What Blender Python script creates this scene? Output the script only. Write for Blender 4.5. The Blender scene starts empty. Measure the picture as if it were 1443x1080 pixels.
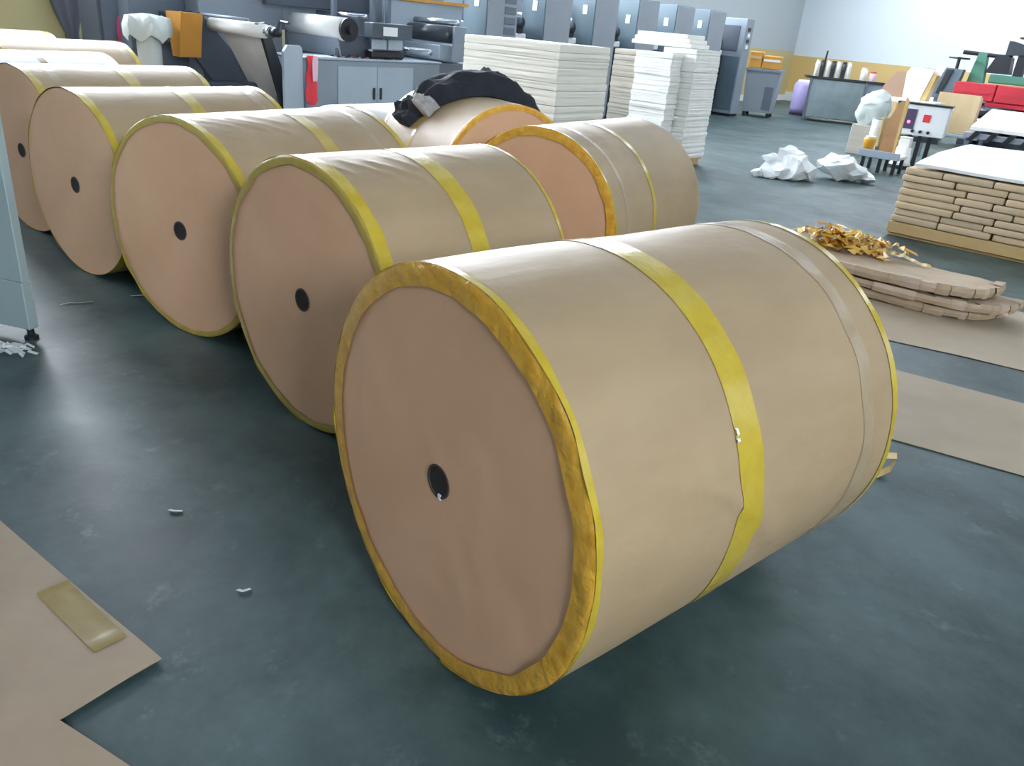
import bpy, bmesh, math, random
from mathutils import Vector, Matrix, noise
random.seed(7)
SC = bpy.context.scene
COL = SC.collection
PI = math.pi

# ------------------------------------------------------------------ camera, world, exposure
cam_data = bpy.data.cameras.new('camera')
cam = bpy.data.objects.new('camera', cam_data); COL.objects.link(cam)
cam_data.sensor_fit = 'HORIZONTAL'; cam_data.sensor_width = 36
cam_data.lens = 36 * 1105.2 / 1443
cam_data.clip_start = 0.05; cam_data.clip_end = 200
R_ = Vector((0.99556585, 0.03896783, 0.0856163)); U_ = Vector((-0.09406722, 0.41241826, 0.90612501)); F_ = Vector((0, 0.9101608, -0.41425513))
m4 = Matrix((R_, U_, -F_)).transposed().to_4x4(); m4.translation = Vector((0, 0, 1.7556))
cam.matrix_world = m4
SC.camera = cam
SC.view_settings.view_transform = 'Standard'; SC.view_settings.look = 'None'
SC.view_settings.exposure = 0.95; SC.view_settings.gamma = 1.0; SC.view_settings.use_curve_mapping = False
w = bpy.data.worlds.new('world'); SC.world = w; w.use_nodes = True
w.node_tree.nodes['Background'].inputs[0].default_value = (0.75, 0.85, 1, 1)
w.node_tree.nodes['Background'].inputs[1].default_value = 1.0

ROOF_FILL_NEAR, ROOF_FILL_FAR, ROOF_FILL_END, WIN_LEFT, WIN_LEFT_NEAR, WIN_RIGHT, WIN_RIGHT_NEAR, BACK_FILL = 0.05, 2.4, 6.0, 15.0, 3.9, 0.32, 24.0, 0.5      # pane strengths; roof and back panes are unseen, added as fill light

# hall frame: x = n (towards the operator side, right), y = d (away along the press line)
N = Vector((0.778, -0.628, 0)); D = Vector((0.628, 0.778, 0)); O = Vector((-3.06, 10.87, 0))
HROT = math.atan2(-0.628, 0.778)
def W(t, s, z=0): return O + N * t + D * s + Vector((0, 0, z))

# ------------------------------------------------------------------ materials
def lin(c):
    f = lambda v: v / 12.92 if v <= 0.04045 else ((v + 0.055) / 1.055) ** 2.4
    return tuple(f(v / 255) for v in c) + (1,)
def mat(name, rgb, rough=0.5, metal=0.0, var=None, scale=6.0, bump=0.0, bscale=40.0, spec=0.5, alpha=None, emit=None, stretch=None, coat=0.0):
    m = bpy.data.materials.new(name); m.use_nodes = True
    nt = m.node_tree; b = nt.nodes['Principled BSDF']; L = nt.links.new
    b.inputs['Base Color'].default_value = lin(rgb); b.inputs['Roughness'].default_value = rough
    b.inputs['Metallic'].default_value = metal; b.inputs['Specular IOR Level'].default_value = spec
    b.inputs['Coat Weight'].default_value = coat; b.inputs['Coat Roughness'].default_value = 0.12
    tc = nt.nodes.new('ShaderNodeTexCoord'); src = tc.outputs['Object']
    if stretch:
        mp = nt.nodes.new('ShaderNodeMapping'); mp.inputs['Scale'].default_value = stretch; L(src, mp.inputs['Vector']); src = mp.outputs['Vector']
    if var:
        no = nt.nodes.new('ShaderNodeTexNoise'); no.inputs['Scale'].default_value = scale; no.inputs['Detail'].default_value = 6; no.inputs['Roughness'].default_value = 0.6
        L(src, no.inputs['Vector'])
        cr = nt.nodes.new('ShaderNodeValToRGB'); cr.color_ramp.elements[0].position = 0.35; cr.color_ramp.elements[1].position = 0.66
        cr.color_ramp.elements[0].color = lin(var); cr.color_ramp.elements[1].color = lin(rgb)
        L(no.outputs['Fac'], cr.inputs['Fac']); L(cr.outputs['Color'], b.inputs['Base Color'])
    if bump:
        n2 = nt.nodes.new('ShaderNodeTexNoise'); n2.inputs['Scale'].default_value = bscale; n2.inputs['Detail'].default_value = 4
        L(src, n2.inputs['Vector'])
        bp = nt.nodes.new('ShaderNodeBump'); bp.inputs['Strength'].default_value = bump; bp.inputs['Distance'].default_value = 0.02
        L(n2.outputs['Fac'], bp.inputs['Height']); L(bp.outputs['Normal'], b.inputs['Normal'])
    if alpha is not None: b.inputs['Alpha'].default_value = alpha
    if emit:
        b.inputs['Emission Color'].default_value = lin(emit[0]); b.inputs['Emission Strength'].default_value = emit[1]
    return m

M = {}
M['kraft'] = mat('kraft_wrap', (168, 147, 115), 0.5, var=(157, 136, 105), scale=2.5, bump=0.16, bscale=9, spec=0.4, stretch=(0.6, 1.6, 1.6))
M['kraft_face'] = mat('kraft_face', (220, 178, 142), 0.55, var=(213, 170, 134), scale=3, bump=0.05, bscale=12)
M['white_wrap'] = mat('white_wrap', (236, 236, 232), 0.4, bump=0.15, bscale=9)
M['tape_lemon'] = mat('lemon_tape', (192, 170, 56), 0.22, var=(182, 158, 42), scale=14, bump=0.1, bscale=30, coat=0.4)
M['tape_gold'] = mat('gold_tape', (226, 176, 66), 0.2, var=(208, 154, 44), scale=18, bump=0.45, bscale=26, coat=0.5)
M['tape_olive'] = mat('olive_tape', (186, 164, 84), 0.25, var=(178, 154, 70), scale=12, bump=0.12, bscale=30, coat=0.3)
M['tape_clear'] = mat('clear_tape', (168, 150, 122), 0.3, var=(158, 140, 112), scale=10, coat=0.0, bump=0.2, bscale=20)
M['core'] = mat('core_board', (66, 58, 52), 0.8); M['core_rim'] = mat('core_rim', (120, 104, 90), 0.7)
M['hole'] = mat('core_hole_dark', (40, 36, 33), 0.9)
M['plug'] = mat('black_plug', (22, 23, 24), 0.5, bump=0.1)
M['white'] = mat('white_paper', (238, 238, 234), 0.7, var=(230, 230, 224), scale=4)
M['cream'] = mat('cream_paper', (238, 237, 226), 0.75, var=(230, 229, 216), scale=3, bump=0.25, bscale=30, stretch=(0.3, 0.3, 9))
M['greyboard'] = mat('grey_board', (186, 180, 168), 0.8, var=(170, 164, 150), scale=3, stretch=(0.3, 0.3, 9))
M['film'] = mat('white_film', (235, 240, 243), 0.3, bump=0.2, bscale=14, spec=0.6)
M['carton'] = mat('carton', (214, 192, 158), 0.7, var=(204, 180, 146), scale=4, bump=0.2, bscale=20)
M['carton_b'] = mat('carton_grey', (206, 186, 156), 0.7, var=(194, 174, 144), scale=4, bump=0.2, bscale=20)
M['board'] = mat('yellow_board', (204, 174, 122), 0.65, var=(196, 164, 112), scale=3)
M['cap'] = mat('cap_paper', (184, 164, 138), 0.7, var=(170, 150, 124), scale=5, bump=0.25, bscale=14)
M['cap_b'] = mat('cap_paper_pale', (196, 178, 158), 0.7, var=(182, 160, 140), scale=5, bump=0.25, bscale=14)
M['sheet'] = mat('kraft_sheet', (168, 150, 126), 0.6, var=(154, 136, 114), scale=2.2, bump=0.25, bscale=7)
M['sheet2'] = mat('kraft_sheet_right', (172, 158, 136), 0.6, var=(162, 146, 124), scale=1.6, bump=0.2, bscale=6)
M['slate'] = mat('slate_paint_hazed', (102, 113, 126), 0.45, var=(96, 107, 120), scale=2)  # slate lightened so its colour carries the haze of the far hall
M['darkslate'] = mat('dark_slate_paint_hazed', (74, 83, 95), 0.5, var=(68, 77, 88), scale=2)  # dark slate, likewise lifted in colour for haze
M['bluegrey'] = mat('blue_grey_paint', (134, 145, 156), 0.4, var=(128, 139, 150), scale=2)
M['palegrey'] = mat('pale_grey_paint', (160, 174, 186), 0.4, var=(154, 168, 180), scale=2)
M['teal'] = mat('teal_grey_paint', (92, 112, 122), 0.45, var=(88, 106, 116), scale=2)
M['tower_pale'] = mat('tower_pale_grey', (146, 154, 163), 0.45, var=(140, 148, 157), scale=2)
M['black'] = mat('black_metal', (38, 40, 46), 0.4, metal=0.2)
M['steel'] = mat('steel', (190, 196, 202), 0.22, metal=0.9)
M['darkroll'] = mat('dark_roller', (66, 72, 80), 0.3, metal=0.3)
M['label'] = mat('label_white', (225, 230, 232), 0.5)
M['orange'] = mat('orange_paint', (208, 152, 66), 0.5, var=(200, 140, 58), scale=3)
M['red'] = mat('red_paint', (190, 40, 56), 0.45, var=(176, 34, 50), scale=2)
M['pinkred'] = mat('red_cloth', (222, 60, 72), 0.7); M['pinkwhite'] = mat('pink_cloth', (224, 190, 204), 0.7)
M['green'] = mat('green_paint', (74, 134, 112), 0.45, var=(66, 122, 102), scale=2)
M['galv'] = mat('galvanised_sheet', (150, 166, 170), 0.4, metal=0.35, var=(134, 152, 158), scale=3)
M['purple'] = mat('purple_plastic', (150, 142, 186), 0.5)
M['jacket'] = mat('dark_cloth', (38, 44, 54), 0.85, var=(30, 34, 42), scale=8, bump=0.3, bscale=60)
M['lining'] = mat('lining_cloth', (184, 186, 186), 0.8, var=(150, 150, 146), scale=14)
M['post'] = mat('guard_paint', (158, 176, 178), 0.35, var=(150, 170, 172), scale=2)
M['cardbrown'] = mat('brown_card', (168, 138, 116), 0.7); M['cardtan'] = mat('tan_card', (200, 178, 140), 0.7, var=(190, 166, 126), scale=4, stretch=(1, 1, .3))
M['display'] = mat('display_purple', (84, 74, 100), 0.2); M['led'] = mat('led', (255, 90, 140), 0.3, emit=((255, 80, 130), 3.0))
M['ochre'] = mat('ochre_plastic', (204, 150, 40), 0.4)
M['amberfilm'] = mat('amber_film', (212, 178, 98), 0.25, bump=0.2, bscale=20)
M['palefilm'] = mat('pale_film', (206, 182, 128), 0.3, var=(196, 164, 96), scale=6)
M['tangle'] = mat('tangle_tape', (236, 206, 132), 0.25, var=(214, 164, 60), scale=7)
M['leafcard'] = mat('leaf_card', (176, 138, 98), 0.7, var=(160, 122, 84), scale=5)
M['magenta'] = mat('magenta_cloth', (206, 70, 116), 0.8)
M['tape_dull'] = mat('dull_olive_tape', (150, 132, 78), 0.25, var=(142, 122, 68), scale=9, coat=0.3)
M['scrapfilm'] = mat('scrap_film', (176, 186, 186), 0.2)
M['bagfilm'] = mat('bag_film', (200, 210, 206), 0.3, bump=0.2, bscale=12)
M['drape'] = mat('grey_drape', (92, 94, 102), 0.8)

# floor: painted green-grey concrete, worn
def floor_mat():
    m = bpy.data.materials.new('painted_floor'); m.use_nodes = True; nt = m.node_tree; b = nt.nodes['Principled BSDF']; L = nt.links.new
    tc = nt.nodes.new('ShaderNodeTexCoord')
    def noise_(sc, det, rough=0.6, dist=0.0):
        n = nt.nodes.new('ShaderNodeTexNoise'); n.inputs['Scale'].default_value = sc; n.inputs['Detail'].default_value = det
        n.inputs['Roughness'].default_value = rough; n.inputs['Distortion'].default_value = dist; L(tc.outputs['Object'], n.inputs['Vector']); return n
    def ramp(n, p0, p1, c0, c1):
        r = nt.nodes.new('ShaderNodeValToRGB'); e = r.color_ramp.elements
        e[0].position = p0; e[1].position = p1; e[0].color = c0; e[1].color = c1; L(n.outputs['Fac'], r.inputs['Fac']); return r
    big = ramp(noise_(1.1, 10, 0.7, 0.15), 0.38, 0.64, lin((42, 62, 63)), lin((78, 98, 98)))
    wear = ramp(noise_(4.5, 12, 0.76, 0.1), 0.57, 0.74, (0, 0, 0, 1), (1, 1, 1, 1))
    mx = nt.nodes.new('ShaderNodeMix'); mx.data_type = 'RGBA'; mx.inputs[7].default_value = lin((122, 138, 138))
    mul = nt.nodes.new('ShaderNodeMath'); mul.operation = 'MULTIPLY'; mul.inputs[1].default_value = 0.55
    L(wear.outputs['Color'], mul.inputs[0]); L(mul.outputs[0], mx.inputs[0]); L(big.outputs['Color'], mx.inputs[6])
    L(mx.outputs[2], b.inputs['Base Color'])
    rr = nt.nodes.new('ShaderNodeMapRange'); rr.inputs[3].default_value = 0.36; rr.inputs[4].default_value = 0.6
    L(noise_(2.0, 6).outputs['Fac'], rr.inputs[0]); L(rr.outputs[0], b.inputs['Roughness'])
    bp = nt.nodes.new('ShaderNodeBump'); bp.inputs['Strength'].default_value = 0.08; bp.inputs['Distance'].default_value = 0.01
    L(noise_(30, 5).outputs['Fac'], bp.inputs['Height']); L(bp.outputs['Normal'], b.inputs['Normal'])
    return m
M['floor'] = floor_mat()
def wall_mat(name, dado, top, zd):
    m = bpy.data.materials.new(name); m.use_nodes = True; nt = m.node_tree; b = nt.nodes['Principled BSDF']; L = nt.links.new
    tc = nt.nodes.new('ShaderNodeTexCoord'); sp = nt.nodes.new('ShaderNodeSeparateXYZ'); L(tc.outputs['Object'], sp.inputs[0])
    gt = nt.nodes.new('ShaderNodeMath'); gt.operation = 'GREATER_THAN'; gt.inputs[1].default_value = zd; L(sp.outputs['Z'], gt.inputs[0])
    mx = nt.nodes.new('ShaderNodeMix'); mx.data_type = 'RGBA'; L(gt.outputs[0], mx.inputs[0])
    mx.inputs[6].default_value = lin(dado); mx.inputs[7].default_value = lin(top); L(mx.outputs[2], b.inputs['Base Color'])
    b.inputs['Roughness'].default_value = 0.55
    return m
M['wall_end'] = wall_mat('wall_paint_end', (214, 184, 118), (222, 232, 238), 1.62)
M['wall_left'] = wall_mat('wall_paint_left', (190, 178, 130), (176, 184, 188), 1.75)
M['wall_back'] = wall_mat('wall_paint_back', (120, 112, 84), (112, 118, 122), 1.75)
M['ceil'] = mat('ceiling_paint', (140, 146, 150), 0.8)
M['trim'] = mat('trim_paint', (222, 224, 224), 0.5)
def pane(name, s): return mat(name, (230, 240, 250), 0.4, emit=((240, 246, 255), s))
M['roof_fill_near'] = pane('roof_fill_pane_near', ROOF_FILL_NEAR); M['roof_fill_far'] = pane('roof_fill_pane_far', ROOF_FILL_FAR); M['roof_fill_end'] = pane('roof_fill_pane_end', ROOF_FILL_END); M['left_near'] = pane('left_pane_near', WIN_LEFT_NEAR); M['left_pane'] = pane('left_pane', WIN_LEFT); M['right_pane'] = pane('right_pane', WIN_RIGHT); M['right_near'] = pane('right_pane_near', WIN_RIGHT_NEAR); M['back_pane'] = pane('back_pane', BACK_FILL)

# ------------------------------------------------------------------ mesh helpers
def link(name, bm, m, parent=None, smooth=False, loc=None, rotz=None):
    me = bpy.data.meshes.new(name)
    bmesh.ops.recalc_face_normals(bm, faces=bm.faces)
    bm.to_mesh(me); bm.free()
    for p in me.polygons: p.use_smooth = smooth
    me.materials.append(M[m] if isinstance(m, str) else m)
    o = bpy.data.objects.new(name, me); COL.objects.link(o)
    if parent: o.parent = parent
    if loc is not None: o.location = loc
    if rotz is not None: o.rotation_euler[2] = rotz
    return o
def tag(o, label, cat, group=None, kind=None):
    o['label'] = label; o['category'] = cat
    if group: o['group'] = group
    if kind: o['kind'] = kind
    return o
def thing(name, label, cat, loc=(0, 0, 0), rotz=0.0, group=None):
    o = bpy.data.objects.new(name, None); COL.objects.link(o); o.location = loc; o.rotation_euler[2] = rotz
    o.empty_display_size = 0.1
    return tag(o, label, cat, group)
def B(): return bmesh.new()
def box(bm, x0, x1, y0, y1, z0, z1, bev=0.0, seg=1, mtx=None):
    r = bmesh.ops.create_cube(bm, size=1.0)
    vs = r['verts']
    for v in vs: v.co = Vector(((x0 + x1) / 2 + v.co.x * (x1 - x0), (y0 + y1) / 2 + v.co.y * (y1 - y0), (z0 + z1) / 2 + v.co.z * (z1 - z0)))
    if bev:
        es = list({e for v in vs for e in v.link_edges})
        g = bmesh.ops.bevel(bm, geom=es, offset=bev, segments=seg, affect='EDGES', profile=0.5)
        vs = list({v for f in g['faces'] for v in f.verts} | {v for v in vs if v.is_valid})
    if mtx: bmesh.ops.transform(bm, matrix=mtx, verts=[v for v in vs if v.is_valid])
    return bm
def bx(*a, **k): return box(B(), *a, **k)
def tube(bm, pts, r, n=12, cap=True):
    """swept round tube along points; r is a number or a list"""
    pts = [Vector(p) for p in pts]; rs = r if isinstance(r, (list, tuple)) else [r] * len(pts)
    rings = []; up = None
    for i, p in enumerate(pts):
        t = (pts[min(i + 1, len(pts) - 1)] - pts[max(i - 1, 0)]).normalized()
        if up is None: up = Vector((0, 0, 1)) if abs(t.z) < 0.9 else Vector((1, 0, 0))
        s = t.cross(up).normalized(); up = s.cross(t).normalized()
        rings.append([bm.verts.new(p + (s * math.cos(2 * PI * k / n) + up * math.sin(2 * PI * k / n)) * rs[i]) for k in range(n)])
    for a, b in zip(rings, rings[1:]):
        for k in range(n): bm.faces.new((a[k], a[(k + 1) % n], b[(k + 1) % n], b[k]))
    if cap: bm.faces.new(rings[0][::-1]); bm.faces.new(rings[-1])
    return bm
def lathe(bm, prof, n=32, axis='Z', mtx=None, closed=False):
    """prof: list of (r, h)"""
    rings = []
    for r, h in prof:
        rg = []
        for k in range(n):
            a = 2 * PI * k / n; c, s = r * math.cos(a), r * math.sin(a)
            co = Vector((c, s, h)) if axis == 'Z' else Vector((h, c, s))
            if mtx: co = mtx @ co
            rg.append(bm.verts.new(co))
        rings.append(rg)
    for a, b in zip(rings, rings[1:]):
        for k in range(n): bm.faces.new((a[k], a[(k + 1) % n], b[(k + 1) % n], b[k]))
    if not closed:
        if prof[0][0] > 1e-6: bm.faces.new(rings[0][::-1])
        if prof[-1][0] > 1e-6: bm.faces.new(rings[-1])
    else:
        for k in range(n): bm.faces.new((rings[-1][k], rings[-1][(k + 1) % n], rings[0][(k + 1) % n], rings[0][k]))
    bmesh.ops.remove_doubles(bm, verts=bm.verts, dist=1e-6)
    return bm
def prism(bm, poly, a0, a1, plane='YZ'):
    """poly in a plane, extruded along the third axis from a0 to a1"""
    f = {'YZ': lambda p, a: (a, p[0], p[1]), 'XZ': lambda p, a: (p[0], a, p[1]), 'XY': lambda p, a: (p[0], p[1], a)}[plane]
    v0 = [bm.verts.new(f(p, a0)) for p in poly]; v1 = [bm.verts.new(f(p, a1)) for p in poly]
    bm.faces.new(v0[::-1]); bm.faces.new(v1)
    for i in range(len(poly)): bm.faces.new((v0[i], v0[(i + 1) % len(poly)], v1[(i + 1) % len(poly)], v1[i]))
    return bm
def fbm(p, sc, oct=3): return noise.fractal(Vector(p) * sc, 1.0, 2.0, oct)

# ------------------------------------------------------------------ room shell
def struct(name, bm, m, loc=None, rotz=None, smooth=False):
    o = link(name, bm, m, loc=loc, rotz=rotz, smooth=smooth); o['kind'] = 'structure'; return o
T0, T1, S0, S1, ZC = -4.0, 17.0, -20.0, 25.0, 6.5
floor = struct('floor', bx(T0 - .2, T1 + .2, S0 - .2, S1 + .2, -0.2, 0), 'floor', O, HROT)
def wall_with_window(name, along, a0, a1, p0, p1, wins, m, wname, pm):
    """wall slab along axis; wins list of (b0,b1,z0,z1) cut as rectangles"""
    bm = B()
    bs = sorted({a0, a1} | {v for q in wins for v in q[:2]})
    for b0, b1 in zip(bs, bs[1:]):
        hit = [q for q in wins if q[0] <= b0 + 1e-6 and q[1] >= b1 - 1e-6]
        spans = [(0, ZC)] if not hit else [(0, hit[0][2]), (hit[0][3], ZC)]
        for z0, z1 in spans:
            if along == 's': box(bm, p0, p1, b0, b1, z0, z1)
            else: box(bm, b0, b1, p0, p1, z0, z1)
    wl = struct(name, bm, m, O, HROT)
    for i, (b0, b1, z0, z1) in enumerate(wins):
        fr = B(); gl = B(); pc = (p0 + p1) / 2
        def fb(bm, u0, u1, za, zb, th):
            if along == 's': box(bm, pc - th, pc + th, u0, u1, za, zb)
            else: box(bm, u0, u1, pc - th, pc + th, za, zb)
        e = .06
        fb(fr, b0, b1, z0, z0 + e, .05); fb(fr, b0, b1, z1 - e, z1, .05)
        nm = max(1, round((b1 - b0) / 1.5))
        for k in range(nm + 1):
            c = b0 + (b1 - b0) * k / nm; c = min(max(c, b0 + e / 2), b1 - e / 2)
            fb(fr, c - e / 2, c + e / 2, z0 + e, z1 - e, .05)
        fb(gl, b0 + .01, b1 - .01, z0 + .01, z1 - .01, .01)
        wn[0] += 1
        f = struct('window_%d' % wn[0], fr, 'trim', O, HROT)
        g = link('pane', gl, pm if i or pm == 'back_pane' else pm.replace('pane', 'near'), parent=f)
    return wl
wn = [0]
wall_with_window('wall_left', 's', S0, S1, T0 - .2, T0, [(-9.0, -5.0, 2.2, 5.0), (-3.5, 3.5, 3.0, 5.6), (4.5, 11.5, 3.0, 5.6), (12.5, 16.5, 3.0, 5.6)], 'wall_left', 'w', 'left_pane')
wall_with_window('wall_right', 's', S0, S1, T1, T1 + .2, [(-10.5, -6.7, 3.8, 6.2), (-3, 4, 3.0, 5.8), (5, 11, 3.0, 5.8), (13, 17, 3.0, 5.8)], 'wall_left', 'w', 'right_pane')
wall_with_window('wall_back', 't', T0, T1, S0 - .2, S0, [(0, 5, 1.2, 4.6), (8, 14, 1.2, 4.6)], 'wall_back', 'w', 'back_pane')  # unseen windows added behind the camera to fill the roll faces
struct('wall_end', bx(T0, T1, S1, S1 + .2, 0, ZC), 'wall_end', O, HROT)
struct('ceiling', bx(T0 - .2, T1 + .2, S0 - .2, S1 + .2, ZC, ZC + .2), 'ceil', O, HROT)
struct('baseboard_end', bx(T0, T1, S1 - .05, S1, 0, .32), 'trim', O, HROT)
struct('baseboard_left', bx(T0, T0 + .03, S0, S1, 0, .2), 'trim', O, HROT)
for i, t in enumerate((0.5, 4.5, 8.5, 12.5)):  # unseen roof panes, added to brighten the far hall and end wall
    for j, (s0, s1) in enumerate(((-9, 3), (5, 14), (15, 24))):
        if j == 2 and t > 6: continue
        wn[0] += 1
        f = B()
        for a in (t - .66, t + .6): box(f, a, a + .06, s0, s1, ZC - .12, ZC)
        for a in (s0, s1 - .06): box(f, t - .6, t + .6, a, a + .06, ZC - .12, ZC)
        o = struct('window_%d' % wn[0], f, 'trim', O, HROT)
        link('pane', bx(t - .6, t + .6, s0 + .06, s1 - .06, ZC - .08, ZC - .06), ('roof_fill_near', 'roof_fill_far', 'roof_fill_end')[j], parent=o)

# ------------------------------------------------------------------ paper rolls
def make_rad(R, seed, amp, creases=()):
    so = Vector((seed * 3.1, seed * 1.7, seed))
    def rad(th, x):
        p = Vector((x * 1.3, math.cos(th) * R * 2.2, math.sin(th) * R * 2.2)) + so
        h = noise.noise(p * 1.6) * amp + noise.noise(Vector((x * 7, th * 1.5, seed))) * amp * .35
        for (t0, x0), (t1, x1), dep, wd in creases:
            u = ((x - x0) * (x1 - x0) + (th - t0) * R * (t1 - t0) * R) / ((x1 - x0) ** 2 + ((t1 - t0) * R) ** 2)
            if -.15 < u < 1.15:
                uc = min(max(u, 0), 1); dx = x - (x0 + (x1 - x0) * uc); dy = (th - (t0 + (t1 - t0) * uc)) * R
                sgn = (dx * (t1 - t0) * R - dy * (x1 - x0)); q = math.hypot(dx, dy)
                fade = min(1, (1.15 - abs(2 * u - 1)) * 3) if abs(2 * u - 1) < 1.15 else 0
                h += dep * math.exp(-(q / (wd if sgn > 0 else wd * .4)) ** 2) * max(0, fade)
        return R + h
    return rad
def band(rad, x0, x1, lift, n=160, jag=0.0, seed=0, t0=0.0, t1=2 * PI, nx=4):
    bm = B(); rows = []
    full = abs(t1 - t0 - 2 * PI) < 1e-6
    for i in range(n if full else n + 1):
        th = t0 + (t1 - t0) * i / n; row = []
        ja = noise.noise(Vector((math.cos(th) * 4, math.sin(th) * 4, seed))) * jag
        jb = noise.noise(Vector((math.cos(th) * 5, math.sin(th) * 5, seed + 9))) * jag
        for j in range(nx + 1):
            x = x0 + ja + (x1 + jb - x0 - ja) * j / nx; r = rad(th, x) + lift
            row.append(bm.verts.new((x, r * math.cos(th), r * math.sin(th))))
        rows.append(row)
    for i in range(len(rows) if full else len(rows) - 1):
        a, b = rows[i], rows[(i + 1) % len(rows)]
        for j in range(nx): bm.faces.new((a[j], a[j + 1], b[j + 1], b[j]))
    return bm
def ring(r0, r1, x, n=128, nr=6, wob=0.0, seed=0, jag=0.0, x_out=None):
    bm = B(); rows = []
    for i in range(n):
        th = 2 * PI * i / n; row = []
        j0 = noise.noise(Vector((math.cos(th) * 5, math.sin(th) * 5, seed))) * jag
        for j in range(nr + 1):
            u = j / nr; r = r0 + j0 + (r1 - r0 - j0) * u
            xx = x + (0 if x_out is None else (x_out - x) * u ** 6) + noise.noise(Vector((math.cos(th) * r * 9, math.sin(th) * r * 9, seed + r * 12))) * wob * (1 if j < nr else 0)
            row.append(bm.verts.new((xx, r * math.cos(th), r * math.sin(th))))
        rows.append(row)
    for i in range(n):
        a, b = rows[i], rows[(i + 1) % n]
        for j in range(nr): bm.faces.new((a[j], b[j], b[j + 1], a[j + 1]))
    return bm
def paper_roll(x, y, yaw, R, L, label, seed, bands, face_tape=None, side_tape=None, rear_tape=.03, plug=False, wrap='kraft', creases=(), amp=0.003, group='wrapped paper rolls on the floor'):
    r0 = thing('paper_roll', label, 'paper roll', (x, y, R + .0015), yaw, group)
    rad = make_rad(R, seed, amp, creases)
    nT, nX = 176, 72
    bm = B(); rows = []
    for i in range(nX + 1):
        u = i / nX; xx = L * u
        e = min(xx, L - xx); rd = 0.004
        sh = 0 if e >= rd else rd - math.sqrt(max(0, rd * rd - (rd - e) ** 2))
        row = []
        for k in range(nT):
            th = 2 * PI * k / nT; r = rad(th, xx) - sh
            row.append(bm.verts.new((xx, r * math.cos(th), r * math.sin(th))))
        rows.append(row)
    for a, b in zip(rows, rows[1:]):
        for k in range(nT): bm.faces.new((a[k], a[(k + 1) % nT], b[(k + 1) % nT], b[k]))
    link('wrap', bm, wrap, r0, smooth=True)
    Ri = R - .004
    link('end_face', ring(.05, Ri, 0, nr=14, wob=.0025, seed=seed, x_out=.003), 'kraft_face' if wrap == 'kraft' else wrap, r0, smooth=True)
    link('end_face', ring(.05, Ri, L, nr=6, wob=.002, seed=seed + 5, x_out=L - .003), 'kraft_face' if wrap == 'kraft' else wrap, r0, smooth=True)
    c = link('core', lathe(B(), [(.051, -.003), (.051, L + .003), (.044, L + .003), (.044, -.003)], 40, 'X', closed=True), 'core', r0, smooth=False)
    link('core_hole_shade', lathe(B(), [(.0435, .0), (.0435, .4), (.0, .4)], 32, 'X', closed=False), 'hole', c)  # dark cup in the open core, shade of the hole put into its colour
    if plug:
        p = link('core_plug', lathe(B(), [(.0432, .012), (.0432, .04), (.036, .04), (.036, .024), (.026, .020), (.026, .022), (.017, .022), (.014, .008), (.006, .008), (.004, .02), (.0, .02)], 36, 'X'), 'plug', r0, smooth=False)
        link('torn_liner', bx(-.004, .012, -.016, -.004, -.052, -.036), 'label', p)
    for (o0, o1, m, *rest) in bands:
        kw = rest[0] if rest else {}
        link('tape_band', band(rad, o0, o1, .0012 if m == 'tape_clear' else .002, jag=kw.get('jag', .006), seed=seed + o0 * 10, **({k: v for k, v in kw.items() if k in ('t0', 't1')})), m, r0, smooth=True)
    if face_tape:
        link('rim_tape', ring(R - face_tape[0], R + .001, -.005, n=220, nr=10, wob=.004, seed=seed + 2, jag=.010, x_out=.001), face_tape[1], r0, smooth=True)
    if side_tape:
        b_ = band(rad, .0005, side_tape[0], .0018, n=220, jag=.008, seed=seed + 3, nx=3)
        link('edge_tape', b_, side_tape[1], r0, smooth=True)
    if rear_tape:
        link('edge_tape', band(rad, L - rear_tape, L - .002, .0025, n=180, jag=.008, seed=seed + 4, nx=3), 'tape_lemon', r0, smooth=True)
    return r0, rad
rd_ = math.radians
# theta in a roll's own frame: 0 = towards +Y of the roll (left/back), 90 = top, 180 = right
cr1 = [((rd_(164.1), .40), (rd_(178.7), .61), .015, .04), ((rd_(178.7), .61), (rd_(196), .80), .011, .05), ((rd_(155), .10), (rd_(164), .38), .005, .02)]
big, rad1 = paper_roll(-.175, 1.84, .727, .6, 1.383, 'largest nearest kraft roll in front, gold taped rim and black plug in its core', 1,
    [(.525, .632, 'tape_lemon'), (1.17, 1.235, 'tape_clear', dict(jag=.02, t0=rd_(60), t1=rd_(215)))], (.062, 'tape_gold'), (.022, 'tape_lemon'), .03, plug=True, creases=cr1, amp=.005)
# loose tape flaps on the big roll, their glints painted as white film
for th, xo, ln, wd in ((153, .520, .022, .010), (155.5, .518, .012, .012)):
    bm = B(); a = rd_(th); vs = []
    for i in range(5):
        u = i / 4; r = .6055 + .003 * math.sin(u * PI) + .002 * (i % 2)
        for xw in (0, wd): vs.append(bm.verts.new((xo + xw + .004 * u, r * math.cos(a + u * ln / .6), r * math.sin(a + u * ln / .6))))
    for i in range(4): bm.faces.new((vs[2 * i], vs[2 * i + 1], vs[2 * i + 3], vs[2 * i + 2]))
    link('tape_flap_glint', bm, 'film', big, smooth=False)['label'] = 'loose tape flap with its glint coloured white'
wr = [((rd_(97), .12), (rd_(116), .30), .0035, .018), ((rd_(99), .24), (rd_(120), .44), .004, .02), ((rd_(96), .36), (rd_(112), .47), .003, .016), ((rd_(98), .02), (rd_(110), .12), .003, .015), ((rd_(98), .66), (rd_(108), .80), .003, .02)]
paper_roll(-.934, 3.192, .867, .6, 1.087, 'kraft roll directly behind the largest front roll, open core, wide yellow middle band', 2,
    [(.485, .59, 'tape_lemon')], (.038, 'tape_olive'), (.06, 'tape_lemon'), .02, creases=wr, amp=.004)
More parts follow.
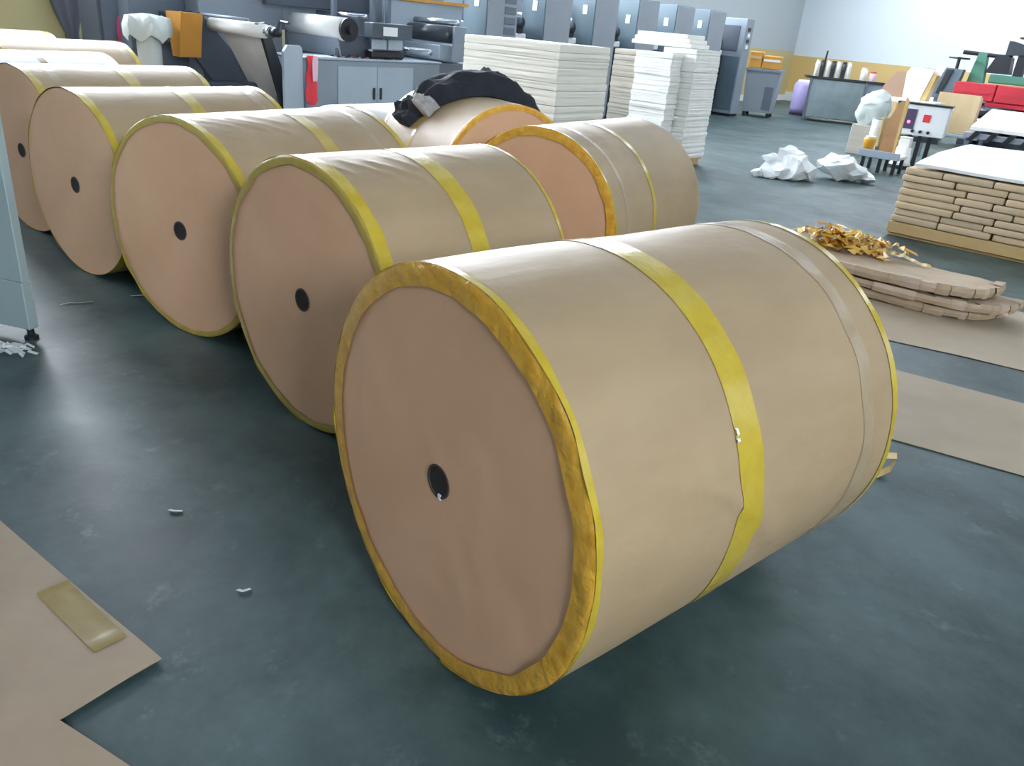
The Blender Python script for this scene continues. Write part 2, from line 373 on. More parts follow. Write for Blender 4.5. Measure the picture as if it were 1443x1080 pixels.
paper_roll(-1.859, 4.12, 1.061, .592, 1.37, 'third kraft roll of the row, olive taped rim, face shaded on its right half', 3,
    [(.69, .79, 'tape_olive'), (1.12, 1.17, 'tape_clear')], (.032, 'tape_olive'), (.045, 'tape_lemon'), .05, creases=[(a_, (b_[0], b_[1] + .12), c_, d_) for a_, b_, c_, d_ in wr])
paper_roll(-2.903, 4.986, .976, .585, 1.38, 'fourth kraft roll of the row, plain face with no rim tape, yellow edge', 4,
    [(.655, .75, 'tape_olive'), (1.19, 1.25, 'tape_clear')], None, (.05, 'tape_lemon'), .05)
paper_roll(-3.782, 5.865, .984, .599, 1.39, 'fifth kraft roll of the row, at the left edge behind the grey guard post', 5,
    [(.69, .79, 'tape_olive'), (.16, .22, 'tape_clear')], None, (.06, 'tape_olive'), .05)
paper_roll(-4.66, 6.75, .98, .6, 1.1, 'white wrapped roll lying between the two far kraft rolls at upper left', 6,
    [(.42, .48, 'tape_clear')], None, None, None, wrap='white_wrap')
paper_roll(-5.6, 8.40, .98, .6, 1.38, 'far kraft roll behind the white wrapped roll, in front of the dark machine', 7,
    [(.60, .66, 'tape_clear'), (1.22, 1.27, 'tape_clear')], None, (.05, 'tape_olive'), .06)
paper_roll(-6.6, 9.36, .98, .6, 1.0, 'farthest kraft roll by the yellow wall, only its end showing at upper left', 8, [], None, None, .05)
r8o, rad8 = paper_roll(-.181, 6.373, 2.119, .6, 1.38, 'kraft roll with a dark jacket lying on top of it', 9,
    [(.68, .73, 'tape_olive')], (.045, 'tape_gold'), (.012, 'tape_olive'), .05)
paper_roll(.029, 5.037, 1.018, .6, 1.375, 'single kraft roll right of the jacket roll, grey clear band and thin yellow band', 10,
    [(.16, .20, 'tape_clear'), (.555, .60, 'tape_lemon')], (.055, 'tape_gold'), (.02, 'tape_lemon'), None)
# white paper bale behind the third roll
b = thing('paper_bale', 'low white wrapped paper bundle just behind the third kraft roll, before the console', 'paper bundle', (-2.14, 8.47, 0), 1.0)
link('bundle_body', lathe(B(), [(.0, 0), (.39, 0), (.42, .03), (.42, 1.07), (.39, 1.1), (0, 1.1)], 48, 'X', mtx=Matrix.Translation((0, 0, .421))), 'white_wrap', b, smooth=True)
link('strap_band', lathe(B(), [(.421, .3), (.424, .3), (.424, .36), (.421, .36)], 48, 'X', mtx=Matrix.Translation((0, 0, .421)), closed=True), 'tape_clear', b)

# ------------------------------------------------------------------ jacket draped on the roll
jk = thing('jacket', 'crumpled dark jacket with a pale lining patch thrown over a kraft roll', 'jacket', (-.181, 6.373, .6015), 2.119)
def jacket_piece(th0, th1, o0, o1, thick, seed, na=40, nb=30, front=None):
    bm = B(); top = []; bot = []
    for i in range(na + 1):
        a = i / na; th = rd_(th0 + (th1 - th0) * a); rt = []; rb = []
        f0 = front(math.degrees(th)) if front else o0
        for j in range(nb + 1):
            bb = j / nb; x = f0 + (o1 - f0) * bb + noise.noise(Vector((a * 5, bb * 5, seed))) * .03
            edge = math.sin(PI * min(.5, min(a, 1 - a) * 3.2)) ** .6 * math.sin(PI * min(.5, min(bb, 1 - bb) * 2.6)) ** .6
            fold = .62 + .45 * noise.noise(Vector((a * 3.2 + bb * 1.5, bb * 1.6, seed))) + .16 * (1 - 2 * abs(noise.noise(Vector((a * 6, bb * 3 + a * 3, seed + 4)))))
            h = .006 + thick * edge * fold
            r = .607 + h
            rt.append(bm.verts.new((x, r * math.cos(th), r * math.sin(th)))); r = .6065
            rb.append(bm.verts.new((x, r * math.cos(th), r * math.sin(th))))
        top.append(rt); bot.append(rb)
    for i in range(na):
        for j in range(nb):
            bm.faces.new((top[i][j], top[i][j + 1], top[i + 1][j + 1], top[i + 1][j])); bm.faces.new((bot[i][j], bot[i + 1][j], bot[i + 1][j + 1], bot[i][j + 1]))
        bm.faces.new((top[i][0], top[i + 1][0], bot[i + 1][0], bot[i][0])); bm.faces.new((top[i][nb], bot[i][nb], bot[i + 1][nb], top[i + 1][nb]))
    for j in range(nb):
        bm.faces.new((top[0][j], bot[0][j], bot[0][j + 1], top[0][j + 1])); bm.faces.new((top[na][j], top[na][j + 1], bot[na][j + 1], bot[na][j]))
    return bm
def jfront(t):
    pts = [(28, .84), (34, .79), (40, .75), (49, .64), (66, .56), (87, .47), (110, .36), (150, .26)]
    for (a, x), (b_, y) in zip(pts, pts[1:]):
        if t <= b_: return x + (y - x) * max(0, (t - a)) / (b_ - a)
    return pts[-1][1]
link('jacket_body', jacket_piece(46, 138, 0, 1.02, .20, 3, front=jfront), 'jacket', jk, smooth=True)
link('sleeve', jacket_piece(30, 52, 0, 1.02, .15, 8, na=26, front=jfront), 'jacket', jk, smooth=True)
link('collar', jacket_piece(92, 124, .5, .80, .22, 15, na=20, nb=16), 'jacket', jk, smooth=True)
link('lining', jacket_piece(43, 55, .60, .78, .17, 21, na=16, nb=14), 'lining', jk, smooth=True)['label'] = 'pale grey lining patch'

# ------------------------------------------------------------------ white paper stacks on pallets
def paper_stack(label, corner, wl, dr, h, m, nl, seed, wav=.012, skew=0.0):
    """corner = floor point of the near corner; extends -N by wl and +D by dr"""
    st = thing('paper_stack', label, 'paper stack', corner, HROT, 'stacks of white sheets behind the rolls')
    rnd = random.Random(seed)
    pal = B(); 
    for k in range(3): 
        x = -wl + .05 + k * (wl - .1 - .1) / 2
        box(pal, x, x + .1, .02, dr - .02, 0, .09)
    box(pal, -wl + .01, -.01, .01, dr - .01, .09, .12)
    link('pallet', pal, 'board', st)
    z = .12; lh = (h - .12) / nl
    for k in range(nl):
        jx, jy = rnd.uniform(-wav, wav), rnd.uniform(-wav, wav); t = lh * rnd.uniform(.9, 1.0)
        bm = B()
        # a ream with uneven sides: two thin lips
        vs = []
        prof = [0.004, 0.0, rnd.uniform(-.006, .006), 0.0, 0.004]
        nseg = 5
        loops = []
        for i, ins in enumerate(prof):
            zz = z + t * i / (len(prof) - 1); lp = []
            cs = [(-wl, 0), (0, 0), (0, dr), (-wl, dr)]
            for c in range(4):
                p, q = Vector(cs[c] + (0,)), Vector(cs[(c + 1) % 4] + (0,))
                for g in range(nseg):
                    v = p.lerp(q, g / nseg); cen = Vector((-wl / 2, dr / 2, 0)); dd = (cen - v).normalized()
                    nz = noise.noise(Vector((v.x * 3, v.y * 3, z * 9 + i * .7 + seed))) * .006
                    v = v + dd * (ins + nz) + Vector((jx, jy, 0)); lp.append(bm.verts.new((v.x, v.y, zz)))
            loops.append(lp)
        nn = len(loops[0])
        for a, c in zip(loops, loops[1:]):
            for g in range(nn): bm.faces.new((a[g], a[(g + 1) % nn], c[(g + 1) % nn], c[g]))
        bm.faces.new(loops[0][::-1]); bm.faces.new(loops[-1])
        link('ream', bm, m, st)
        z += lh
    return st
PA = Vector((.175, 9.1, 0))
paper_stack('widest cream sheet stack, left of the white stacks, behind the jacket roll', PA, 1.42, .95, 1.61, 'cream', 19, 1, .007)
PB = Vector((2.20, 12.30, 0))
paper_stack('rightmost white sheet stack with a tall smooth right side by the open floor', PB, .55, .73, 1.66, 'white', 20, 2, .008)
PC = PB - N * .20 - D * .32
paper_stack('narrow white sheet stack standing between the grey stack and the rightmost stack', PC - N * .0, .62, .30, 1.58, 'white', 19, 3, .014)
PD = PB - N * .72 + D * .15
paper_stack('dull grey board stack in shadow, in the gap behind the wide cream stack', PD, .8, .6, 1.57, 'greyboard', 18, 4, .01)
lo = thing('loose_sheets', 'loose pile of white sheets on top of the rightmost white stack', 'paper', PB + Vector((0, 0, 1.662)) - N * .12, HROT)
for k in range(3):
    bm = bx(-1.05 + .03 * k, -.02 - .05 * k, .05 + .02 * k, .6, .002 + .06 * k, .061 + .06 * k, bev=.012, seg=2)
    link('ream', bm, 'white', lo)

# ------------------------------------------------------------------ carton pile at the right
cA = Vector((3.97, 8.78, 0)); cdir = N
pile_len, pile_dep, nlay = 2.4, 2.3, 8
z0 = .155
bs = thing('base_board', 'long plain yellow-brown board at the floor carrying the flat carton pile', 'pallet', cA, HROT)
link('deck', bx(0, pile_len, .0, pile_dep, .035, z0 - .004, bev=.004), 'board', bs)
for k in range(3): link('runner', bx(.02, pile_len - .02, .05 + k * 1.05, .15 + k * 1.05, 0, .0345), 'board', bs)
lh = (.735 - z0) / nlay
ordn = ['topmost', 'second', 'third', 'fourth', 'fifth', 'sixth', 'seventh', 'lowest']
pos = ['leftmost', 'second from left', 'third from left', 'fourth from left', 'fifth from left', 'sixth from left']
rc = random.Random(11)
for k in range(nlay):
    row = nlay - 1 - k; zb = z0 + lh * k
    cuts = [0.0]
    while cuts[-1] < pile_len - .75: cuts.append(cuts[-1] + rc.uniform(.34, .66))
    cuts.append(pile_len)
    for i, (a, b_) in enumerate(zip(cuts, cuts[1:])):
        ins = rc.uniform(-.012, .022); 
        la = a + .004 + (rc.uniform(-.012, .012) + .012 * (k % 2) if i == 0 else rc.uniform(0, .008))
        t = lh - rc.uniform(.002, .005)
        o = None; lab = 'flat tan carton bundle in the right pile, %s row %s, %s' % (ordn[row], 'from the top' if 0 < row < 7 else 'of the pile', pos[min(i, 5)])
        nsh = 1
        for q in range(nsh):
            bm = bx(la + rc.uniform(0, .006), b_ - .004, ins + rc.uniform(-.006, .006), pile_dep - .02, t * q / nsh + .0015, t * (q + 1) / nsh, bev=.018, seg=3)
            for v in bm.verts:
                if v.co.y < .3: v.co.z += noise.noise(Vector((v.co.x * 4 + k, v.co.y, q))) * .004
            tag(link('carton_bundle', bm, 'carton' if rc.random() < .6 else 'carton_b', loc=cA + Vector((0, 0, zb + .001)), rotz=HROT, smooth=True), lab, 'cardboard', 'flat carton bundles piled under white sheets')
# white sheets laid over the pile
def sheet_surface(name, poly, z, m, amp, sc, thick, seed, parent=None, cuts=5, lift=None, loc=(0, 0, 0), rotz=0):
    bm = B(); vs = [bm.verts.new((p[0], p[1], 0)) for p in poly]; bm.faces.new(vs)
    bmesh.ops.triangulate(bm, faces=bm.faces)
    for c in range(cuts): bmesh.ops.subdivide_edges(bm, edges=bm.edges, cuts=1, use_grid_fill=True)
    for v in bm.verts:
        v.co.z = z + amp * (.5 + .5 * noise.noise(Vector((v.co.x * sc, v.co.y * sc, seed)))) + (lift(v.co.x, v.co.y) if lift else 0)
    top = list(bm.faces)
    r = bmesh.ops.extrude_face_region(bm, geom=top)
    for v in [g for g in r['geom'] if isinstance(g, bmesh.types.BMVert)]: v.co.z += thick
    return link(name, bm, m, parent, smooth=False, loc=loc, rotz=rotz)
o = sheet_surface('white_sheets', [(.10, -.0), (1.2, .02), (2.38, 0), (2.38, 2.25), (.9, 2.28), (.12, 2.2), (.05, 1.0)], .74, 'white', .03, 1.5, .03, 3, lift=lambda x, y: .05 * y, loc=cA, rotz=HROT, cuts=4)
tag(o, 'white paper sheets spread over the top of the flat carton pile', 'paper sheet')
o = sheet_surface('white_sheets', [(.9, .6), (2.3, .2), (2.36, 1.9), (1.3, 2.1)], .835, 'film', .03, 2.5, .01, 8, lift=lambda x, y: .05 * y, loc=cA, rotz=HROT, cuts=4)
tag(o, 'upper crinkled white film sheet lying on the white sheets of the carton pile', 'plastic sheet')

# ------------------------------------------------------------------ folded kraft caps on the floor with a tangle of tape
CC = Vector((3.09, 6.58, 0))
def half_disc(a, b, ex, n=40):
    pts = []
    for i in range(n + 1):
        u = PI * i / n; c, s = math.cos(u), math.sin(u)
        pts.append((a * math.copysign(abs(c) ** (2 / ex), c), -b * s ** (2 / ex)))
    return pts
capspec = [(.12, .02, .0, .07, 'lowest folded kraft cap of the pile on the brown floor sheet', .80, .58),
           (.17, .0, .083, .068, 'middle folded kraft cap of the pile, jutting farther right', .86, .60),
           (.0, .0, .164, .08, 'top folded kraft cap of the pile, under the yellow tape tangle', .86, .61)]
for ci, (sx, sy, zz, hh, lab, a, b_) in enumerate(capspec):
    cp = thing('roll_end_cap', lab, 'paper cap', CC + N * sx + D * sy + Vector((0, 0, zz + .010)), HROT, 'folded kraft end caps')
    pts = half_disc(a - .02, b_ - .02, 2.8)
    bm = B(); rings_ = []
    for f in (1.0, .8, .55, .3):
        rings_.append([bm.verts.new((p[0] * f, (p[1]) * f - .0, hh - .006 + .012 * noise.noise(Vector((p[0] * f * 4, p[1] * f * 4, ci * 3))))) for p in pts])
    for r_a, r_b in zip(rings_, rings_[1:]):
        for i in range(len(pts) - 1): bm.faces.new((r_a[i], r_a[i + 1], r_b[i + 1], r_b[i]))
    bm.faces.new(rings_[-1])
    r = bmesh.ops.extrude_face_region(bm, geom=list(bm.faces))
    for v in [g for g in r['geom'] if isinstance(g, bmesh.types.BMVert)]: v.co.z -= hh - .012
    link('cap_disc', bm, 'cap', cp)
    pts = half_disc(a, b_, 2.8, 64); i = 0; rr = random.Random(ci + 3)
    while i < 64:
        st_ = rr.choice((2, 3, 3, 4)); j = min(64, i + st_)
        bm = B(); out = rr.uniform(-.006, .012); zlo = rr.uniform(.0, .012); zhi = hh + rr.uniform(-.004, .010); vs0 = []
        seg = pts[i:j + 1]
        for k, p in enumerate(seg):
            dv = Vector((p[0], p[1] - .001, 0)).normalized()
            sh = .004 if k in (0, len(seg) - 1) else 0
            P = Vector((p[0], p[1], 0)) + dv * (out - sh)
            vs0.append([bm.verts.new((P + Vector((0, 0, zlo)))), bm.verts.new(P + dv * .01 + Vector((0, 0, (zlo + zhi) / 2))), bm.verts.new(P + Vector((0, 0, zhi))), bm.verts.new(P - dv * .07 + Vector((0, 0, zhi - .004)))])
        for p_, q_ in zip(vs0, vs0[1:]):
            for c in range(3): bm.faces.new((p_[c], q_[c], q_[c + 1], p_[c + 1]))
        link('pleat', bm, rr.choice(('cap', 'cap_b', 'cap')), cp)
        i = j
bm = B(); rt = random.Random(5)
for k in range(70):
    c = Vector((rt.gauss(-.34, .17), rt.gauss(-.12, .07), 0)); c.x = max(-.7, min(.05, c.x)); c.y = max(-.34, min(.02, c.y))
    a = rt.uniform(0, 2 * PI); prev = None; wd = rt.uniform(.03, .075); hgt = max(0.0, .13 * (1 - ((c.x + .4) / .5) ** 2)) * rt.random()
    for i in range(7):
        p = c + Vector((math.cos(a) * .035 * i, math.sin(a) * .03 * i, .006 + hgt + .025 * abs(math.sin(i * 1.7 + k))))
        q = p + Vector((-math.sin(a) * wd, math.cos(a) * wd, .035 * math.sin(i * 2.1 + k)))
        q.z = max(q.z, .004)
        cur = (bm.verts.new(p), bm.verts.new(q))
        if prev: bm.faces.new((prev[0], cur[0], cur[1], prev[1]))
        prev = cur; a += rt.uniform(-.6, .6)
tt = link('tape_tangle', bm, 'tangle', loc=CC + Vector((0, 0, .252)), rotz=HROT, smooth=False)
tag(tt, 'tangle of crumpled yellow tape heaped on the folded kraft caps', 'tape scrap', kind='stuff')
bm = B(); prev = None
for i in range(15):
    u = i / 14; p = Vector((-.14 + u * .46, -.02 - .05 * u + .01 * math.sin(i), .03 + .06 * math.sin(PI * (1 - u)) * (1 - u) + .004 * math.sin(i * 2))); q = p + Vector((.02, -.09 + .04 * u, -.012))
    cur = (bm.verts.new(p), bm.verts.new(q))
    if prev: bm.faces.new((prev[0], cur[0], cur[1], prev[1]))
    prev = cur
tag(link('tape_strip', bm, 'amberfilm', loc=CC + Vector((0, 0, .245)), rotz=HROT), 'wide flat yellow tape strip trailing right from the tape tangle', 'tape scrap')

# ------------------------------------------------------------------ kraft sheets on the floor
def floor_sheet(poly, label, m, seed, amp=.006, z=.001, cuts=4, lift=None):
    o = sheet_surface('kraft_sheet', poly, z, m, amp, 2.2, .003, seed, cuts=cuts, lift=lift)
    return tag(o, label, 'paper sheet', 'kraft sheets on the floor')
fs = floor_sheet([(-.93, 1.69), (-1.09, 1.45), (-.55, 1.20), (-.9, .45), (-2.3, .95), (-2.7, 2.90)], 'kraft sheet with a notched edge and a tape piece, bottom left of the floor', 'sheet', 2, amp=.010,
    lift=lambda x, y: .010 * max(0, 1 - math.hypot(x + .98, y - 1.60) / .35))
# tape piece on it
bm = B(); rows = []
P0, P1, P2 = Vector((-1.418, 1.902, 0)), Vector((-1.123, 1.687, 0)), None
ax = (P1 - P0); nx_ = Vector((.058, .074, 0))
for i in range(17):
    u = i / 16; rows.append([bm.verts.new(P0 + ax * u + nx_ * (j / 4) + Vector((noise.noise(Vector((i, j, 3))) * .003, 0, .0125 + .010 * max(0, 1 - math.hypot((P0 + ax * u).x + .98, (P0 + ax * u).y - 1.60) / .35) + .004 * (1 if i in (0, 15) else 0) + .003 * noise.noise(Vector((i * .6, j * .9, 1)))))) for j in range(5)])
for a, b_ in zip(rows, rows[1:]):
    for j in range(4): bm.faces.new((a[j], b_[j], b_[j + 1], a[j + 1]))
link('tape_piece', bm, 'tape_dull', fs, smooth=True)['label'] = 'shiny olive tape piece along the edge'
floor_sheet([(2.2, 5.35), (2.62, 5.12), (2.96, 4.97), (3.3, 4.79), (4.6, 4.1), (5.0, 5.4), (3.9, 6.25), (2.6, 6.9)], 'brown kraft sheet on the floor under the folded end caps', 'sheet2', 5, amp=.008)
floor_sheet([(1.75, 4.98), (2.38, 4.58), (2.99, 4.23), (3.9, 3.70), (3.5, 2.74), (2.49, 3.33), (1.97, 3.59), (1.55, 3.86)], 'pale kraft sheet on the floor at right, nearest beside the largest roll', 'sheet2', 7, amp=.006)

# scraps
def scrap(pts, wd, m, label, name='paper_scrap', z=.003, curl=.004):
    bm = B(); prev = None; n = len(pts)
    for i, p in enumerate(pts):
        a = Vector(pts[max(0, i - 1)]); c = Vector(pts[min(n - 1, i + 1)]); t = (c - a).normalized(); s = Vector((-t.y, t.x)) * wd
        zz = z + curl * (i % 2)
        cur = (bm.verts.new((p[0] + s.x, p[1] + s.y, zz)), bm.verts.new((p[0] - s.x, p[1] - s.y, zz + curl)))
        if prev: bm.faces.new((prev[0], cur[0], cur[1], prev[1]))
        prev = cur
    return tag(link(name, bm, m), label, 'scrap')
scrap([(-2.735, 4.36), (-2.70, 4.40), (-2.65, 4.42), (-2.59, 4.455)], .008, 'film', 'thin white tape strip on the floor left of the fourth roll')
scrap([(-2.44, 4.62), (-2.40, 4.63), (-2.36, 4.66)], .012, 'film', 'small pale scrap on the floor near the fourth roll')
scrap([(-.83, 2.02), (-.81, 2.01), (-.79, 2.03)], .008, 'film', 'small white scrap on the floor before the largest roll')
scrap([(-1.23, 2.42), (-1.21, 2.41), (-1.18, 2.42)], .008, 'film', 'tiny white scrap on the floor above the notched kraft sheet')
tp = B(); pr_ = None
for i, (x, y, z) in enumerate([(1.66, 3.20, .004), (1.72, 3.18, .004), (1.78, 3.20, .03), (1.82, 3.25, .075), (1.76, 3.27, .06), (1.70, 3.25, .02)]):
    cur = (tp.verts.new((x, y, z)), tp.verts.new((x + .02, y + .055, z + .004)))
    if pr_: tp.faces.new((pr_[0], cur[0], cur[1], pr_[1]))
    pr_ = cur
tag(link('tape_loop', tp, 'amberfilm'), 'curled loop of amber tape on the floor at the far end of the largest roll', 'tape scrap')

# ------------------------------------------------------------------ guard post at left, with film scraps
gp = thing('guard_post', 'pale grey-green steel guard post at the left edge, film scraps at its foot', 'post', (-2.58, 3.82, 0), math.atan2(-.04, .15))
link('post_panel', bx(-.7, .0, .0, .05, .32, 2.2, bev=.004), 'post', gp)
link('skirt', bx(-.7, .0, -.006, .056, .06, .3195, bev=.004), 'post', gp)
link('foot', lathe(B(), [(0, 0), (.035, 0), (.035, .015), (.018, .025), (.018, .06), (0, .06)], 20, mtx=Matrix.Translation((-.03, .025, 0))), 'black', gp)
bm = B(); rf = random.Random(9)
for k in range(26):
    c = Vector((rf.uniform(-.35, .02), rf.uniform(-.12, .03), .004)); a = rf.uniform(-.5, .7); prev = None
    for i in range(5):
        p = c + Vector((math.cos(a) * .03 * i, math.sin(a) * .02 * i, .012 * (i % 2) + .01 * rf.random())); q = p + Vector((-math.sin(a) * .012, math.cos(a) * .012, .008))
        cur = (bm.verts.new(p), bm.verts.new(q))
        if prev: bm.faces.new((prev[0], cur[0], cur[1], prev[1]))
        prev = cur; a += rf.uniform(-.5, .5)
tag(link('film_scraps', bm, 'scrapfilm', loc=(-2.52, 3.72, 0)), 'crumpled clear film scraps on the floor at the foot of the guard post', 'plastic scrap', kind='stuff')

# ------------------------------------------------------------------ printing press: operator console
def hthing(name, label, cat, t, s, z=0, group=None): return thing(name, label, cat, W(t, s, z), HROT, group)
co = hthing('control_console', 'grey operator console with pale double doors and button panel, behind the third roll', 'console', 0, 0)
link('cabinet', bx(-.7, 0, 0.0, 2.42, .05, 1.12, bev=.015, seg=2), 'bluegrey', co)
link('plinth', bx(-.68, -.04, .04, 2.38, 0, .0495), 'black', co)
link('console_top', bx(-.72, .02, -.02, 2.44, 1.1205, 1.15, bev=.008), 'palegrey', co)
for s0, s1, hs in ((.51, 1.185, 1.13), (1.195, 1.87, 1.25)):
    dd = link('door', bx(.001, .016, s0, s1, .14, 1.05, bev=.004), 'palegrey', co)
    link('handle', bx(.017, .04, hs - .02, hs + .02, .62, .78, bev=.008), 'black', dd)
rb_ = random.Random(4)
for i in range(9):
    for j in range(2):
        m_ = rb_.choice(('black', 'black', 'darkroll', 'red', 'label'))
        link('button', lathe(B(), [(0, 0), (.022, 0), (.022, .02), (.014, .03), (0, .03)], 10, mtx=Matrix.Translation((-.12 - .13 * j, .62 + i * .14, 1.1505))), m_, co)
link('papers', bx(-.32, -.05, .2, .55, 1.151, 1.158), 'label', co)
cl = B(); prev = None
cloth = thing('hanging_cloth', 'red and pink cloth hanging from the left corner of the operator console', 'cloth', W(.035, .06), HROT)
for i, (z_, wd, xo) in enumerate([(1.17, .05, -.02), (1.16, .07, .0), (1.05, .06, .02), (.92, .09, .01), (.8, .08, .025), (.7, .10, .01), (.62, .09, .02), (.56, .04, .015)]):
    cur = [cl.verts.new((xo + .012 * math.sin(k * 2.1 + i), -wd + 2 * wd * k / 6, z_)) for k in range(7)]
    if prev:
        for k in range(6): cl.faces.new((prev[k], cur[k], cur[k + 1], prev[k + 1]))
    prev = cur
link('red_fold', cl, 'pinkred', cloth, smooth=True)
cl = B(); prev = None
for i, (z_, wd) in enumerate([(1.17, .03), (1.1, .05), (.98, .05), (.86, .04)]):
    cur = [cl.verts.new((.05 + .012 * math.sin(k * 2.1 + i), .03 - wd + 2 * wd * k / 4, z_)) for k in range(5)]
    if prev:
        for k in range(4): cl.faces.new((prev[k], cur[k], cur[k + 1], prev[k + 1]))
    prev = cur
link('pink_fold', cl, 'pinkwhite', cloth, smooth=True)

# ---- unwinder with white rollers
uw = hthing('unwind_station', 'dark slate unwinder machine with white rollers and a white web at upper left', 'machine', 0, 0)
link('side_frame', prism(B(), [(-.32, 0), (-.04, 0), (-.04, 1.24), (-.07, 1.28), (-.26, 1.28), (-.32, 1.2)], -.05, .0, 'YZ'), 'palegrey', uw)
link('far_frame', prism(B(), [(-1.3, 0), (.3, 0), (.3, 2.3), (-1.3, 2.3)], -2.3, -2.0, 'YZ'), 'slate', uw)
link('back_panel', bx(-1.95, -1.6, -.55, .75, .0, 2.3, bev=.01), 'bluegrey', uw)
link('base_body', bx(-1.95, -1.05, -1.05, .2, .0, .72, bev=.02), 'darkslate', uw)
link('arm', prism(B(), [(-.95, 1.52), (-.68, 1.56), (-.50, 1.38), (.22, .62), (.22, .3), (-.55, .72), (-.85, 1.1)], -1.42, -1.34, 'YZ'), 'darkslate', uw)
link('arm', prism(B(), [(-.58, 1.50), (-.46, 1.52), (-.40, 1.40), (-.1, .62), (-.1, .3), (-.25, .5), (-.5, 1.32)], -.22, -.16, 'YZ'), 'black', uw)
link('lower_beam', bx(-1.34, -.22, -.25, .1, .25, .5, bev=.02), 'darkslate', uw)
def rollerx(parent, name, t0, t1, s, z, r, m, s1=None, z1=None, n=24): return link(name, tube(B(), [(t0, s, z), (t1, s if s1 is None else s1, z if z1 is None else z1)], r, n), m, parent, smooth=True)
r1 = rollerx(uw, 'white_roll', -1.33, -.10, -.52, 1.42, .085, 'white_wrap')
rollerx(uw, 'shaft', -1.6, .14, -.52, 1.42, .03, 'steel')
rollerx(uw, 'chuck', .0, .06, -.52, 1.42, .07, 'steel')
rollerx(uw, 'chuck', .06, .2, -.52, 1.42, .05, 'black')
link('crank', tube(tube(B(), [(.15, -.52, 1.42), (.15, -.46, 1.56)], .018, 8), [(.15, -.46, 1.55), (.32, -.46, 1.54)], .015, 8), 'black', uw)
rollerx(uw, 'guide_rod', -1.45, -.3, -.62, 1.53, .02, 'palegrey')
link('web', prism(B(), [(-.445, 1.385), (-.438, 1.388), (.06, .50), (.05, .50)], -1.25, -.24, 'YZ'), 'white', uw)
link('hub', lathe(B(), [(0, 0), (.16, 0), (.16, .06), (0, .06)], 24, 'X', mtx=Matrix.Translation((-1.45, -.78, 1.40))), 'black', uw)
orb = thing('orange_box', 'orange metal box with a sloping front, at the far end of the unwinder shaft', 'box', W(-1.5, -1.0), HROT)
link('box_body', prism(B(), [(-.12, 1.54), (.28, 1.54), (.16, 1.0), (-.02, 1.0)], .0, .3, 'XZ'), 'orange', orb)
link('bracket', bx(-.49, -.125, .1, .2, 1.45, 1.52), 'darkslate', orb)
# film-wrapped column left of it
fw_ = thing('film_wrapped_post', 'white film wrapped post with a drooping top, left of the orange box', 'post', W(-1.45, -1.34), HROT)
link('post_core', lathe(B(), [(0, 0), (.15, 0), (.145, .8), (.15, 1.3), (.16, 1.42), (0, 1.44)], 20), 'bagfilm', fw_, smooth=True)
bm = B(); prev = None
for i, (r, z_) in enumerate([(.02, 1.49), (.16, 1.47), (.24, 1.43), (.27, 1.32), (.26, 1.2)]):
    cur = [bm.verts.new(((r + .04 * math.sin(k * 2.4 + i * .4)) * math.cos(2 * PI * k / 20), (r + .04 * math.sin(k * 2.4 + i * .4)) * math.sin(2 * PI * k / 20), z_ - (.05 * math.sin(k * 1.9) if i > 1 else 0))) for k in range(20)]
    if prev:
        for k in range(20): bm.faces.new((prev[k], cur[k], cur[(k + 1) % 20], prev[(k + 1) % 20]))
    prev = cur
link('film_hood', bm, 'bagfilm', fw_, smooth=True)
# dark cabinet and drape at the wall
dc = hthing('dark_cabinet', 'dark slate machine cabinet left of the film wrapped post', 'cabinet', -2.75, -1.5)
link('body', bx(-.3, .3, -.0, .42, .03, 2.1, bev=.015), 'darkslate', dc); link('plinth', bx(-.28, .28, .02, .4, 0, .03), 'black', dc)
link('door', bx(.301, .312, .04, .38, .2, 2.0, bev=.004), 'slate', dc)
pk = thing('pink_rag', 'bright pink rag hanging on the dark slate cabinet', 'cloth', W(-2.38, -1.26), HROT)
link('rag_cloth', lathe(B(), [(.0, 1.42), (.03, 1.38), (.05, 1.2), (.035, 1.08), (0, 1.05)], 12), 'magenta', pk, smooth=True)
dr = thing('grey_drape', 'dark grey tapering cloth hanging against the yellow wall at upper left', 'cloth', W(-3.85, -1.42), HROT)
bm = B(); prev = None
for i, (z_, wd) in enumerate([(2.1, .34), (1.7, .27), (1.4, .2), (1.1, .1), (.85, .09), (.3, .08)]):
    cur = [bm.verts.new((.03 * math.sin(k * 1.7), -wd + 2 * wd * k / 10 + (.1 if i < 3 else .12), z_)) for k in range(11)]
    if prev:
        for k in range(10): bm.faces.new((prev[k], cur[k], cur[k + 1], prev[k + 1]))
    prev = cur
r = bmesh.ops.extrude_face_region(bm, geom=list(bm.faces))
for v in [g for g in r['geom'] if isinstance(g, bmesh.types.BMVert)]: v.co.x += .02
link('drape_cloth', bm, 'drape', dr, smooth=True)

